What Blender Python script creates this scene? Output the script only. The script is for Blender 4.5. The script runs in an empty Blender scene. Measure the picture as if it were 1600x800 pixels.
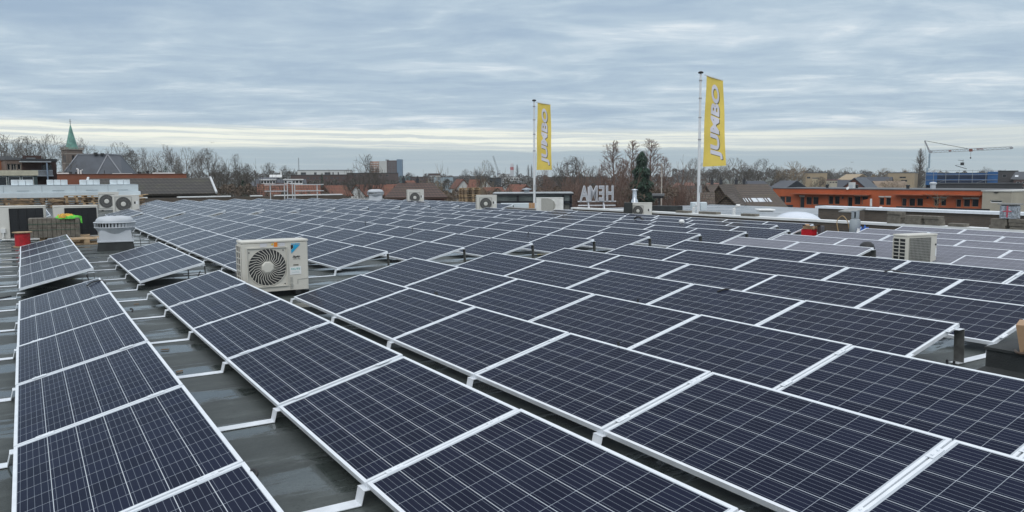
import bpy, bmesh, math, random
from mathutils import Vector, Matrix, Euler

# ------------------------------------------------------------------ camera, sky, sun, exposure
SC = bpy.context.scene
COL = SC.collection
F = 1219.94                                   # focal length in photo pixels (1600 wide)
PITCH, ROLL, YAW = math.radians(5.7753), math.radians(-0.3129), math.radians(31.9377)
ZL = 0.115                                    # height of a panel's low edge above the roof
CAM = Vector((0.138, -12.110, 1.595 + ZL))
FW = Vector((math.sin(YAW)*math.cos(PITCH), math.cos(YAW)*math.cos(PITCH), -math.sin(PITCH)))
_rt = Vector((math.cos(YAW), -math.sin(YAW), 0)); _up = _rt.cross(FW)
RT = _rt*math.cos(ROLL) + _up*math.sin(ROLL)
UP = RT.cross(FW)

cam = bpy.data.cameras.new('camera'); cam_o = bpy.data.objects.new('camera', cam); COL.objects.link(cam_o)
cam.sensor_width = 36.0; cam.lens = 36.0*F/1600.0; cam.clip_start = 0.05; cam.clip_end = 9000
rot = Matrix((RT, UP, -FW)).transposed()
cam_o.matrix_world = Matrix.Translation(CAM) @ rot.to_4x4()
SC.camera = cam_o

SUN_EL, SUN_AZ = math.radians(40), math.radians(-138)      # azimuth from +Y towards +X
SC.view_settings.view_transform = 'Standard'
SC.view_settings.look = 'None'
SC.view_settings.exposure = 0.0
SC.view_settings.gamma = 1.0
SC.view_settings.use_curve_mapping = False

class NT:
    """small helper to write node trees as expressions"""
    def __init__(s, tree):
        s.t = tree; s.n = tree.nodes; s.l = tree.links
    def new(s, kind, **kw):
        n = s.n.new(kind)
        for k, v in kw.items(): setattr(n, k, v)
        return n
    def put(s, sock, v):
        if hasattr(v, 'is_output') or isinstance(v, bpy.types.NodeSocket): s.l.new(v, sock)
        else: sock.default_value = v
    def m(s, op, a, b=None, c=None, clamp=False):
        n = s.new('ShaderNodeMath', operation=op, use_clamp=clamp)
        s.put(n.inputs[0], a)
        if b is not None: s.put(n.inputs[1], b)
        if c is not None: s.put(n.inputs[2], c)
        return n.outputs[0]
    def smooth(s, v, a, b):
        n = s.new('ShaderNodeMapRange', interpolation_type='SMOOTHSTEP')
        s.put(n.inputs[0], v); n.inputs[1].default_value = a; n.inputs[2].default_value = b
        return n.outputs[0]
    def lin(s, v, a, b, c=0.0, d=1.0):
        n = s.new('ShaderNodeMapRange')
        s.put(n.inputs[0], v); n.inputs[1].default_value = a; n.inputs[2].default_value = b
        n.inputs[3].default_value = c; n.inputs[4].default_value = d
        return n.outputs[0]
    def mix(s, f, a, b, mode='MIX'):
        n = s.new('ShaderNodeMix', data_type='RGBA', blend_type=mode)
        s.put(n.inputs[0], f)
        s.put(n.inputs[6], a if not isinstance(a, tuple) or len(a) == 4 else (*a, 1))
        s.put(n.inputs[7], b if not isinstance(b, tuple) or len(b) == 4 else (*b, 1))
        return n.outputs[2]
    def noise(s, vec, scale, detail=4, rough=.55, dist=0.0):
        n = s.new('ShaderNodeTexNoise')
        if vec is not None: s.put(n.inputs['Vector'], vec)
        n.inputs['Scale'].default_value = scale; n.inputs['Detail'].default_value = detail
        n.inputs['Roughness'].default_value = rough; n.inputs['Distortion'].default_value = dist
        return n.outputs[0]
    def comb(s, x, y, z):
        n = s.new('ShaderNodeCombineXYZ')
        for i, v in enumerate((x, y, z)): s.put(n.inputs[i], v)
        return n.outputs[0]
    def sep(s, v):
        n = s.new('ShaderNodeSeparateXYZ'); s.put(n.inputs[0], v); return n.outputs

W = bpy.data.worlds.new('World'); SC.world = W; W.use_nodes = True
W.node_tree.nodes.clear(); k = NT(W.node_tree)
d = k.new('ShaderNodeTexCoord').outputs['Generated']
dx, dy, dz = k.sep(d)
ca, sa = math.cos(YAW), math.sin(YAW)
a_ = k.m('SUBTRACT', k.m('MULTIPLY', dx, ca), k.m('MULTIPLY', dy, sa))      # along the photo's right
b_ = k.m('ADD', k.m('MULTIPLY', dx, sa), k.m('MULTIPLY', dy, ca))           # along the view
el = k.m('MAXIMUM', dz, 0.0)
inv = k.m('DIVIDE', 1.0, k.m('ADD', el, 0.045))
pa, pb = k.m('MULTIPLY', a_, inv), k.m('MULTIPLY', b_, inv)
n1 = k.noise(k.comb(k.m('MULTIPLY', pa, .85), k.m('MULTIPLY', pb, 1.15), 3.1), 1.0, 10, .62, .7)
n2 = k.noise(k.comb(k.m('MULTIPLY', pa, .16), k.m('MULTIPLY', pb, .42), 8.7), 1.0, 3, .5, .2)
n3 = k.noise(k.comb(k.m('MULTIPLY', pa, 2.0), k.m('MULTIPLY', pb, 3.6), 1.7), 1.0, 6, .62, .6)
cl = k.m('ADD', k.m('ADD', k.m('MULTIPLY', n1, .55), k.m('MULTIPLY', n2, .50)), k.m('MULTIPLY', n3, .30))
cv = k.smooth(cl, .48, .93)
ramp = k.new('ShaderNodeValToRGB'); k.put(ramp.inputs[0], cv)
cr = ramp.color_ramp; cr.elements[0].position = 0.0; cr.elements[0].color = (.325, .430, .555, 1)
cr.elements[1].position = 1.0; cr.elements[1].color = (.80, .84, .86, 1)
e = cr.elements.new(.45); e.color = (.440, .545, .640, 1)
e = cr.elements.new(.72); e.color = (.560, .650, .725, 1)
deck = ramp.outputs[0]
# the bright gap between the cloud deck's far edge and the bank on the horizon
warp = k.noise(k.comb(k.m('MULTIPLY', a_, 5.0), k.m('MULTIPLY', dz, 40.0), 0.0), 1.0, 5, .6, .3)
eb = k.m('ADD', k.m('ADD', dz, k.m('MULTIPLY', a_, .011)), k.m('MULTIPLY', k.m('SUBTRACT', warp, .5), .014))
band = k.m('MULTIPLY', k.smooth(eb, .0305, .0375), k.m('SUBTRACT', 1.0, k.smooth(eb, .0545, .0625)))
st = k.noise(k.comb(k.m('MULTIPLY', a_, 4.0), k.m('MULTIPLY', eb, 230.0), 5.0), 1.0, 4, .6, .2)
stm = k.smooth(st, .36, .62)
gapc = k.mix(stm, (.60, .66, .67), (.95, .96, .84))
gapc = k.mix(k.m('MULTIPLY', k.smooth(a_, .05, .60), .62), gapc, (.50, .58, .63))
low = k.mix(k.smooth(st, .45, .75), (.395, .495, .555), (.50, .58, .615))
low = k.mix(k.m('SUBTRACT', 1.0, k.smooth(dz, .0, .022)), low, (.45, .53, .57))
c1 = k.mix(k.smooth(eb, .040, .050), low, deck)
c1 = k.mix(band, c1, gapc)
# overcast: the deck brightens towards the zenith, above the photograph's top edge
zen = k.smooth(dz, .24, .75)
c1 = k.mix(zen, c1, (.98, 1.02, 1.08))
sky = k.new('ShaderNodeTexSky', sky_type='NISHITA')
sky.sun_disc = False; sky.sun_elevation = SUN_EL; sky.sun_rotation = SUN_AZ
bg_s = k.new('ShaderNodeBackground'); k.put(bg_s.inputs[0], sky.outputs[0]); bg_s.inputs[1].default_value = .10
bg_c = k.new('ShaderNodeBackground'); k.put(bg_c.inputs[0], c1); bg_c.inputs[1].default_value = 1.12
mx = k.new('ShaderNodeMixShader'); mx.inputs[0].default_value = .94
k.l.new(bg_s.outputs[0], mx.inputs[1]); k.l.new(bg_c.outputs[0], mx.inputs[2])
k.l.new(mx.outputs[0], k.new('ShaderNodeOutputWorld').inputs[0])

sun = bpy.data.lights.new('sun', 'SUN'); sun.energy = .9; sun.angle = math.radians(35); sun.color = (1, .97, .92)
sun_o = bpy.data.objects.new('sun', sun); COL.objects.link(sun_o)
sdir = Vector((math.sin(SUN_AZ)*math.cos(SUN_EL), math.cos(SUN_AZ)*math.cos(SUN_EL), math.sin(SUN_EL)))
sun_o.rotation_euler = sdir.to_track_quat('Z', 'Y').to_euler()

# ------------------------------------------------------------------ helpers
GZ = -7.0                                     # street level under the roof deck (z = 0)
PI = math.pi
R = random.Random(7)
def ray(px, py): return RT*((px-800)/F) - UP*((py-400)/F) + FW
def at(px, py, depth): return CAM + ray(px, py)*depth
def onz(px, py, z): r = ray(px, py); return CAM + r*((z-CAM.z)/r.z)
def onx(px, py, x): r = ray(px, py); return CAM + r*((x-CAM.x)/r.x)
def proj(p):
    q = Vector(p) - CAM; dd = q.dot(FW)
    return (800 + F*q.dot(RT)/dd, 400 - F*q.dot(UP)/dd, dd)
def face(px, extra=0.0): return -(YAW + math.atan2(px-800, F)) + extra

MATS = {}
def mat(name, col, rough=.6, metal=0.0, var=.12, scale=3.0, bump=0.0, bscale=None, spec=.5, col2=None):
    if name in MATS: return MATS[name]
    m = bpy.data.materials.new(name); m.use_nodes = True; k = NT(m.node_tree)
    p = m.node_tree.nodes['Principled BSDF']
    co = k.new('ShaderNodeTexCoord').outputs['Object']
    nz = k.noise(co, scale, 5, .6)
    f = k.smooth(nz, .3, .7)
    lo = col2 or tuple(c*(1-var) for c in col); hi = tuple(min(1, c*(1+var)) for c in col)
    k.put(p.inputs['Base Color'], k.mix(f, lo, hi))
    p.inputs['Metallic'].default_value = metal
    p.inputs['Specular IOR Level'].default_value = spec
    k.put(p.inputs['Roughness'], k.lin(nz, .3, .7, max(.02, rough-.08), min(1, rough+.08)))
    if bump:
        b = k.new('ShaderNodeBump'); b.inputs['Strength'].default_value = bump; b.inputs['Distance'].default_value = .02
        k.put(b.inputs['Height'], k.noise(co, bscale or scale*6, 4, .6)); k.l.new(b.outputs[0], p.inputs['Normal'])
    MATS[name] = m; return m

def brickmat(name, c1, c2, mortar, bw=.22, bh=.07, msize=.012, rough=.85, stain=.35, roof=False):
    if name in MATS: return MATS[name]
    m = bpy.data.materials.new(name); m.use_nodes = True; k = NT(m.node_tree)
    p = m.node_tree.nodes['Principled BSDF']; p.inputs['Roughness'].default_value = rough
    co = k.new('ShaderNodeTexCoord').outputs['Object']; x, y, z = k.sep(co)
    b = k.new('ShaderNodeTexBrick'); b.inputs['Scale'].default_value = 1.0
    k.put(b.inputs['Vector'], k.comb(k.m('ADD', x, y) if not roof else x, z, 0.0))
    b.inputs['Brick Width'].default_value = bw; b.inputs['Row Height'].default_value = bh
    b.inputs['Mortar Size'].default_value = msize
    b.inputs['Color1'].default_value = (*c1, 1); b.inputs['Color2'].default_value = (*c2, 1); b.inputs['Mortar'].default_value = (*mortar, 1)
    nz = k.noise(co, .7, 6, .65)
    c = k.mix(k.m('MULTIPLY', k.smooth(nz, .42, .72), stain), b.outputs[0], tuple(v*.45 for v in c1))
    nb = k.noise(co, 6.0, 3, .6)
    c = k.mix(k.m('MULTIPLY', k.smooth(nb, .5, .8), stain*.7), c, tuple(min(1, v*1.5) for v in c1))
    k.put(p.inputs['Base Color'], c)
    MATS[name] = m; return m

def tilemat(name, c1, c2, moss=(.10, .10, .03), mossamt=.25):
    """roof tiles: courses run along local x, step with z"""
    if name in MATS: return MATS[name]
    m = bpy.data.materials.new(name); m.use_nodes = True; k = NT(m.node_tree)
    p = m.node_tree.nodes['Principled BSDF']; p.inputs['Roughness'].default_value = .75
    co = k.new('ShaderNodeTexCoord').outputs['Object']; x, y, z = k.sep(co)
    b = k.new('ShaderNodeTexBrick'); b.inputs['Scale'].default_value = 1.0
    k.put(b.inputs['Vector'], k.comb(k.m('ADD', x, k.m('MULTIPLY', y, .3)), z, 0.0))
    b.inputs['Brick Width'].default_value = .32; b.inputs['Row Height'].default_value = .24
    b.inputs['Mortar Size'].default_value = .045; b.inputs['Mortar Smooth'].default_value = .3
    b.inputs['Color1'].default_value = (*c1, 1); b.inputs['Color2'].default_value = (*c2, 1)
    b.inputs['Mortar'].default_value = (*[v*.25 for v in c1], 1)
    nz = k.noise(co, .55, 6, .7)
    c = k.mix(k.m('MULTIPLY', k.smooth(nz, .48, .75), mossamt), b.outputs[0], moss)
    nb = k.noise(co, 3.0, 4, .6)
    c = k.mix(k.m('MULTIPLY', k.smooth(nb, .42, .68), .55), c, tuple(v*.5 for v in c2))
    k.put(p.inputs['Base Color'], c)
    MATS[name] = m; return m

def tag(o, label=None, cat=None, group=None, kind=None):
    if label: o['label'] = label
    if cat: o['category'] = cat
    if group: o['group'] = group
    if kind: o['kind'] = kind
    return o
def thing(name, label, cat, loc=(0, 0, 0), rotz=0.0, group=None):
    o = bpy.data.objects.new(name, None); COL.objects.link(o); o.empty_display_size = .2
    o.location = loc; o.rotation_euler = (0, 0, rotz)
    return tag(o, label, cat, group)

class MB:
    """collects faces; build() links them as one mesh object"""
    def __init__(s): s.v = []; s.f = []; s.mi = []; s.xf = None; s.loc = []
    def add(s, vs, fs, mi=0):
        b = len(s.v)
        for p in vs: s.v.append(tuple(s.xf @ Vector(p)) if s.xf else tuple(p)); s.loc.append(tuple(p))
        for f in fs: s.f.append(tuple(b+i for i in f)); s.mi.append(mi)
        return s
    def box(s, x0, x1, y0, y1, z0, z1, mi=0, M=None):
        vs = [Vector((x, y, z)) for z in (z0, z1) for y in (y0, y1) for x in (x0, x1)]
        if M: vs = [M @ v for v in vs]
        return s.add(vs, [(0, 2, 3, 1), (4, 5, 7, 6), (0, 1, 5, 4), (2, 6, 7, 3), (0, 4, 6, 2), (1, 3, 7, 5)], mi)
    def bbox(s, x0, x1, y0, y1, z0, z1, b=.02, mi=0):
        """box whose vertical and top edges are chamfered"""
        o = [(x0+b, y0), (x1-b, y0), (x1, y0+b), (x1, y1-b), (x1-b, y1), (x0+b, y1), (x0, y1-b), (x0, y0+b)]
        i = [(x0+b, y0+b), (x1-b, y0+b), (x1-b, y0+b), (x1-b, y1-b), (x1-b, y1-b), (x0+b, y1-b), (x0+b, y1-b), (x0+b, y0+b)]
        vs = [(x, y, z0) for x, y in o] + [(x, y, z1-b) for x, y in o] + [(x, y, z1) for x, y in ((x0+b, y0+b), (x1-b, y0+b), (x1-b, y1-b), (x0+b, y1-b))]
        fs = [tuple(reversed(range(8)))] + [(j, (j+1) % 8, 8+(j+1) % 8, 8+j) for j in range(8)]
        t = [16, 17, 18, 19]
        fs += [(8, 9, 17, 16), (9, 10, 17), (10, 11, 18, 17), (11, 12, 18), (12, 13, 19, 18), (13, 14, 19), (14, 15, 16, 19), (15, 8, 16), (16, 17, 18, 19)]
        return s.add(vs, fs, mi)
    def quad(s, a, b, c, d_, mi=0): return s.add([a, b, c, d_], [(0, 1, 2, 3)], mi)
    def bar(s, a, b, w, h=None, mi=0, up=(0, 0, 1)):
        """rectangular bar from a to b"""
        a, b = Vector(a), Vector(b); h = h or w
        t = (b-a).normalized(); u = Vector(up)
        if abs(t.dot(u)) > .95: u = Vector((1, 0, 0))
        sd = t.cross(u).normalized()*w/2; u2 = sd.cross(t).normalized()*h/2
        vs = [p+q for p in (a, b) for q in (-sd-u2, sd-u2, sd+u2, -sd+u2)]
        return s.add(vs, [(0, 1, 2, 3), (7, 6, 5, 4), (0, 4, 5, 1), (1, 5, 6, 2), (2, 6, 7, 3), (3, 7, 4, 0)], mi)
    def tube(s, pts, r, n=8, mi=0, r1=None, cap=True):
        pts = [Vector(p) for p in pts]; rings = []
        for i, p in enumerate(pts):
            t = (pts[min(i+1, len(pts)-1)] - pts[max(i-1, 0)]).normalized()
            u = Vector((0, 0, 1)) if abs(t.z) < .9 else Vector((1, 0, 0))
            sx = t.cross(u).normalized(); sy = t.cross(sx)
            rr = r if r1 is None else r + (r1-r)*i/(len(pts)-1)
            rings.append([p + (sx*math.cos(2*PI*j/n) + sy*math.sin(2*PI*j/n))*rr for j in range(n)])
        vs = [v for rg in rings for v in rg]
        fs = [(i*n+j, i*n+(j+1) % n, (i+1)*n+(j+1) % n, (i+1)*n+j) for i in range(len(pts)-1) for j in range(n)]
        if cap: fs += [tuple(reversed(range(n))), tuple(range((len(pts)-1)*n, len(pts)*n))]
        return s.add(vs, fs, mi)
    def lathe(s, prof, n=24, c=(0, 0, 0), mi=0, sx=1.0, sy=1.0):
        vs = [(c[0]+r*sx*math.cos(2*PI*j/n), c[1]+r*sy*math.sin(2*PI*j/n), c[2]+z) for r, z in prof for j in range(n)]
        fs = [(i*n+j, i*n+(j+1) % n, (i+1)*n+(j+1) % n, (i+1)*n+j) for i in range(len(prof)-1) for j in range(n)]
        fs += [tuple(reversed(range(n))), tuple(range((len(prof)-1)*n, len(prof)*n))]
        return s.add(vs, fs, mi)
    def prism(s, poly, y0, y1, mi=0):
        """polygon in x-z pushed along y"""
        n = len(poly)
        vs = [(x, y0, z) for x, z in poly] + [(x, y1, z) for x, z in poly]
        return s.add(vs, [tuple(range(n)), tuple(reversed(range(n, 2*n)))] + [(j, n+j, n+(j+1) % n, (j+1) % n) for j in range(n)], mi)
    def mesh(s, name, mats):
        me = bpy.data.meshes.new(name); me.from_pydata(s.v, [], s.f)
        for m in (mats if isinstance(mats, (list, tuple)) else [mats]): me.materials.append(m)
        me.polygons.foreach_set('material_index', s.mi)
        bm = bmesh.new(); bm.from_mesh(me); bmesh.ops.recalc_face_normals(bm, faces=bm.faces); bm.to_mesh(me); bm.free()
        return me
    def build(s, name, mats, parent=None, smooth=False, loc=None, rot=None):
        me = s.mesh(name, mats)
        if smooth:
            me.polygons.foreach_set('use_smooth', [True]*len(me.polygons))
            try: me.set_sharp_from_angle(angle=math.radians(40))
            except Exception: pass
        o = bpy.data.objects.new(name, me); COL.objects.link(o)
        if parent: o.parent = parent
        if loc: o.location = loc
        if rot: o.rotation_euler = rot
        return o

def text(name, body, size, m, parent, M, shear=0.0, offset=0.0, extrude=.004, spacing=1.0, sx=1.0, align='CENTER'):
    cu = bpy.data.curves.new(name, 'FONT'); cu.body = body; cu.size = size; cu.shear = shear; cu.offset = offset
    cu.extrude = extrude; cu.space_character = spacing; cu.align_x = align; cu.align_y = 'CENTER'; cu.resolution_u = 4
    t = bpy.data.objects.new('tmp', cu); COL.objects.link(t)
    dg = bpy.context.evaluated_depsgraph_get()
    me = bpy.data.meshes.new_from_object(t.evaluated_get(dg)); bpy.data.objects.remove(t)
    me.transform(M @ Matrix.Diagonal((sx, 1, 1, 1))); me.name = name
    if M.determinant() < 0: me.flip_normals()
    me.materials.clear(); me.materials.append(m)
    o = bpy.data.objects.new(name, me); COL.objects.link(o); o.parent = parent
    return o
# text lying in the x-z plane, read from the -y side
FRONT = Matrix.Rotation(PI/2, 4, 'X')
ORD = ['first', 'second', 'third', 'fourth', 'fifth', 'sixth', 'seventh', 'eighth', 'ninth', 'tenth', 'eleventh', 'twelfth', 'thirteenth', 'fourteenth', 'fifteenth', 'sixteenth']

# ------------------------------------------------------------------ materials
ALU = mat('aluminium', (.77, .81, .85), .45, .12, .05, 8)
ALU_D = mat('galvanised', (.50, .53, .55), .4, .6, .12, 12)
WHITE = mat('white_paint', (.78, .79, .78), .5, 0, .06, 2)
CREAM = mat('cream_casing', (.62, .60, .535), .45, 0, .04, 2)
CREAM_L = mat('pale_casing', (.66, .65, .60), .45, 0, .04, 2)
BLACK = mat('black_plastic', (.018, .019, .021), .5, 0, .2, 6)
DARK = mat('dark_interior', (.03, .032, .034), .7, 0, .3, 5)
GREY = mat('grey_fan_metal', (.50, .53, .56), .5, .1, .06, 3)
GRILLE = mat('grey_grille', (.40, .40, .37), .5, .1, .08, 6)
CONC = mat('concrete_paver', (.165, .150, .125), .9, 0, .25, 9, .3, 60)
WOOD = mat('raw_wood', (.38, .27, .16), .8, 0, .35, 6, .2, 40)
WOOD_D = mat('weathered_wood', (.22, .155, .10), .85, 0, .35, 6, .2, 40)
CARD = mat('cardboard', (.40, .26, .155), .85, 0, .12, 5)
RED = mat('red_cable', (.42, .012, .02), .5, 0, .25, 14)
GLASSD = mat('window_glass', (.022, .027, .032), .08, 0, .3, .6, spec=.5)
BITU = mat('bitumen_curb', (.030, .034, .034), .75, 0, .3, 4, .35, 70)

# ------------------------------------------------------------------ roof deck
def roof_material():
    m = bpy.data.materials.new('wet_roofing_felt'); m.use_nodes = True; k = NT(m.node_tree)
    p = m.node_tree.nodes['Principled BSDF']
    co = k.new('ShaderNodeTexCoord').outputs['Object']; x, y, z = k.sep(co)
    strk = k.noise(k.comb(k.m('MULTIPLY', x, .75), k.m('MULTIPLY', y, 3.6), 0.0), 1.0, 8, .66, .5)
    grain = k.noise(co, 160.0, 2, .6)
    blot = k.noise(co, 1.1, 5, .6, .2)
    # felt strips run across the rows, a lap every metre
    fy = k.m('FRACT', k.m('ADD', k.m('MULTIPLY', y, 1.0), k.m('MULTIPLY', blot, .05)))
    lap = k.m('SUBTRACT', 1.0, k.smooth(k.m('ABSOLUTE', k.m('SUBTRACT', fy, .5)), .0, .035))
    rib = k.m('SINE', k.m('MULTIPLY', y, 2*PI/1.0))
    f = k.smooth(k.m('ADD', k.m('MULTIPLY', strk, .6), k.m('MULTIPLY', blot, .4)), .36, .64)
    c = k.mix(f, (.024, .032, .030), (.082, .097, .091))
    fine = k.noise(co, 9.0, 6, .7, .3)
    c = k.mix(k.m('MULTIPLY', k.smooth(fine, .52, .68), .55), c, (.018, .022, .020))
    c = k.mix(k.m('MULTIPLY', k.smooth(k.noise(co, 3.4, 6, .7, .8), .60, .72), .45), c, (.105, .112, .098))
    c = k.mix(k.m('MULTIPLY', lap, .5), c, (.025, .028, .028))
    c = k.mix(k.m('MULTIPLY', k.smooth(grain, .44, .76), .55), c, (.125, .137, .130))
    grit = k.noise(co, 34.0, 5, .7)
    c = k.mix(k.m('MULTIPLY', k.smooth(grit, .54, .66), .55), c, (.014, .018, .016))
    c = k.mix(k.m('MULTIPLY', k.smooth(grit, .36, .30), .30), c, (.14, .15, .14))
    c = k.mix(.22, c, (.0, .006, .005))
    k.put(p.inputs['Base Color'], c)
    wet = k.m('ADD', k.m('ADD', k.m('MULTIPLY', strk, .75), k.m('MULTIPLY', rib, .10)), k.m('MULTIPLY', blot, .25))
    pud = k.smooth(wet, .50, .585)
    k.put(p.inputs['Roughness'], k.lin(pud, 0, 1, .60, .06))
    p.inputs['Specular IOR Level'].default_value = .55
    b = k.new('ShaderNodeBump'); b.inputs['Distance'].default_value = .012
    k.put(b.inputs['Strength'], k.lin(pud, 0, 1, .55, .06))
    k.put(b.inputs['Height'], k.m('ADD', k.m('ADD', k.m('MULTIPLY', grain, .25), k.m('MULTIPLY', lap, .6)), k.m('MULTIPLY', strk, .8)))
    k.l.new(b.outputs[0], p.inputs['Normal'])
    return m
ROOF = roof_material()
b = MB(); b.box(-16, 21.15, -30, 45.5, GZ, 0)
tag(b.build('roof', ROOF), kind='structure')

# ------------------------------------------------------------------ solar panels
P_, TILT = 1.5793, math.radians(14.1002)
LA, LB, LP, WP = 1.665, 1.656, 1.650, .992
HX, HZ = WP*math.cos(TILT), WP*math.sin(TILT)

def cell_material(name, pale_glass):
    m = bpy.data.materials.new(name); m.use_nodes = True; k = NT(m.node_tree)
    p = m.node_tree.nodes['Principled BSDF']
    at_ = k.new('ShaderNodeAttribute', attribute_name='cell_pos'); co = at_.outputs['Vector']; x, y, z = k.sep(co)
    pitch = .1587
    u = k.m('DIVIDE', k.m('SUBTRACT', x, (WP-6*pitch)/2), pitch)
    v = k.m('DIVIDE', k.m('SUBTRACT', y, (LP-10*pitch)/2), pitch)
    fu, fv = k.m('FRACT', u), k.m('FRACT', v)
    gu = k.m('GREATER_THAN', k.m('ABSOLUTE', k.m('SUBTRACT', fu, .5)), .5-.0115)     # between the six columns
    gv = k.m('GREATER_THAN', k.m('ABSOLUTE', k.m('SUBTRACT', fv, .5)), .5-.0105)     # between the ten rows
    out = k.m('MAXIMUM', k.m('GREATER_THAN', k.m('ABSOLUTE', k.m('SUBTRACT', u, 3.0)), 3.0),
              k.m('GREATER_THAN', k.m('ABSOLUTE', k.m('SUBTRACT', v, 5.0)), 5.0))
    bus = k.m('LESS_THAN', k.m('ABSOLUTE', k.m('SUBTRACT', k.m('FRACT', k.m('MULTIPLY', fu, 5.0)), .5)), .5*.060)
    wn = k.new('ShaderNodeTexWhiteNoise', noise_dimensions='3D')
    oi = k.new('ShaderNodeObjectInfo')
    k.put(wn.inputs[0], k.comb(k.m('FLOOR', u), k.m('FLOOR', v), k.m('MULTIPLY', oi.outputs['Random'], 91.0)))
    cr = k.noise(co, 55.0, 2, .5)
    t = k.m('ADD', k.m('MULTIPLY', wn.outputs[0], .6), k.m('MULTIPLY', cr, .5))
    c = k.mix(k.smooth(t, .15, .95), (.0095, .0130, .0285), (.0138, .0185, .0400))
    c = k.mix(k.m('MULTIPLY', oi.outputs['Random'], .25), c, (.014, .015, .028))
    c = k.mix(bus, c, (.175, .20, .24))
    c = k.mix(gv, c, (.31, .345, .39))
    c = k.mix(gu, c, (.50, .54, .58))
    c = k.mix(out, c, (.50, .54, .58))
    vo = k.new('ShaderNodeTexVoronoi'); vo.inputs['Scale'].default_value = 2.2
    k.put(vo.inputs['Vector'], k.comb(k.m('ADD', x, k.m('MULTIPLY', oi.outputs['Random'], 57.0)), k.m('ADD', y, k.m('MULTIPLY', oi.outputs['Random'], 31.0)), 0.0))
    vr = k.new('ShaderNodeSeparateColor'); k.put(vr.inputs[0], vo.outputs['Color'])
    spot = k.m('MULTIPLY', k.m('LESS_THAN', vo.outputs['Distance'], k.m('MULTIPLY', vr.outputs[1], .022)), k.m('GREATER_THAN', vr.outputs[0], .86))
    c = k.mix(k.m('MULTIPLY', spot, .75), c, (.55, .56, .54))
    film = k.noise(co, 2.3, 5, .65)
    if pale_glass:
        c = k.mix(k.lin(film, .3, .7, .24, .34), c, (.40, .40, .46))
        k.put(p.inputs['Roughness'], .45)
    else:
        c = k.mix(k.lin(film, .3, .7, .003, .012), c, (.40, .42, .46))
        k.put(p.inputs['Roughness'], k.lin(film, .3, .7, .14, .24))
    k.put(p.inputs['Base Color'], c)
    p.inputs['IOR'].default_value = 1.07 if not pale_glass else 1.36
    p.inputs['Specular IOR Level'].default_value = .5
    return m
CELL = cell_material('solar_cells', False)
CELL_PALE = cell_material('pale_solar_cells', True)  # paler, greyer and rougher version of the cells for the right-hand rows

def frame_mb(b=None):
    b = b or MB()
    w = .0195
    b.box(0, w, 0, LP, -.035, 0); b.box(WP-w, WP, 0, LP, -.035, 0)
    b.box(w, WP-w, 0, w, -.035, 0); b.box(w, WP-w, LP-w, LP, -.035, 0)
    return b
def glass_mb(b=None, mi=0):
    b = b or MB(); w = .0195
    return b.box(w, WP-w, w, LP-w, -.009, -.003, mi)
def clamp_mb(x):
    b = MB()
    b.box(x, x+.10, -.030, .012, .0005, .005)
    b.box(x+.018, x+.03, -.016, -.004, .005, .011); b.box(x+.07, x+.082, -.016, -.004, .005, .011)
    return b
ME_FRAME = frame_mb().mesh('frame', ALU)
def cellpos(me, b):
    at_ = me.attributes.new('cell_pos', 'FLOAT_VECTOR', 'POINT')
    at_.data.foreach_set('vector', [c for p in b.loc for c in p]); return me
_g = glass_mb(); ME_GLASS = cellpos(_g.mesh('glass', CELL), _g); ME_GLASS_PALE = cellpos(_g.mesh('glass', CELL_PALE), _g)
ME_CLAMP = [clamp_mb(.12).mesh('clamp', ALU), clamp_mb(.77).mesh('clamp', ALU)]
_far = frame_mb(); glass_mb(_far, 1)
ME_FAR = cellpos(_far.mesh('solar_panel', [ALU, CELL]), _far)

def lerp(tab, x):
    for (x0, v0), (x1, v1) in zip(tab, tab[1:]):
        if x <= x1: return v0 + (v1-v0)*max(0, min(1, (x-x0)/(x1-x0)))
    return tab[-1][1]
DZ2 = [(0, .045), (1.6, .02), (4, .02), (8, .02), (12, .012), (14, -.01), (16.5, -.03), (18, -.05), (20, -.085), (23, -.09)]
DZ3 = [(0, .03), (6, .03), (12, .02), (16, .01), (20, -.04), (24, -.07)]

# block -> list of (row, slot, y of the near end, height offset)
panels = []
for r in range(0, 14):
    slots = list(range(0, 8))
    if r == 2: slots = slots[1:]
    if r in (4, 5): slots = slots[:5]
    if r == 8: slots = [0, 1] + slots[3:]
    if r > 12: continue
    for i, s_ in enumerate(slots): panels.append(('near', r, i, -LA*(s_+1), 0.0))
B2 = {0: (0, 5), 1: (0, 3), 10: (0, 12), 11: (1, 11), 12: (1, 9)}
for r in range(0, 13):
    a, z = B2.get(r, (0, 12))
    for i, s_ in enumerate(range(a, z)): panels.append(('middle', r, i, 1.09 + LB*s_, lerp(DZ2, r*P_+.5)))
B3 = {-1: (0, 3), 0: (0, 4), 1: (0, 3), 2: (0, 3), 3: (0, 7), 4: (0, 12), 5: (0, 12), 6: (0, 12), 7: (0, 12), 8: (0, 12), 9: (0, 11), 10: (0, 11), 11: (0, 10), 12: (0, 9), 13: (0, 8)}
for r, (a, z) in B3.items():
    for i, s_ in enumerate(range(a, z)): panels.append(('far', r, i, 22.0 + LB*s_, lerp(DZ3, r*P_+.5)))

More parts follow.
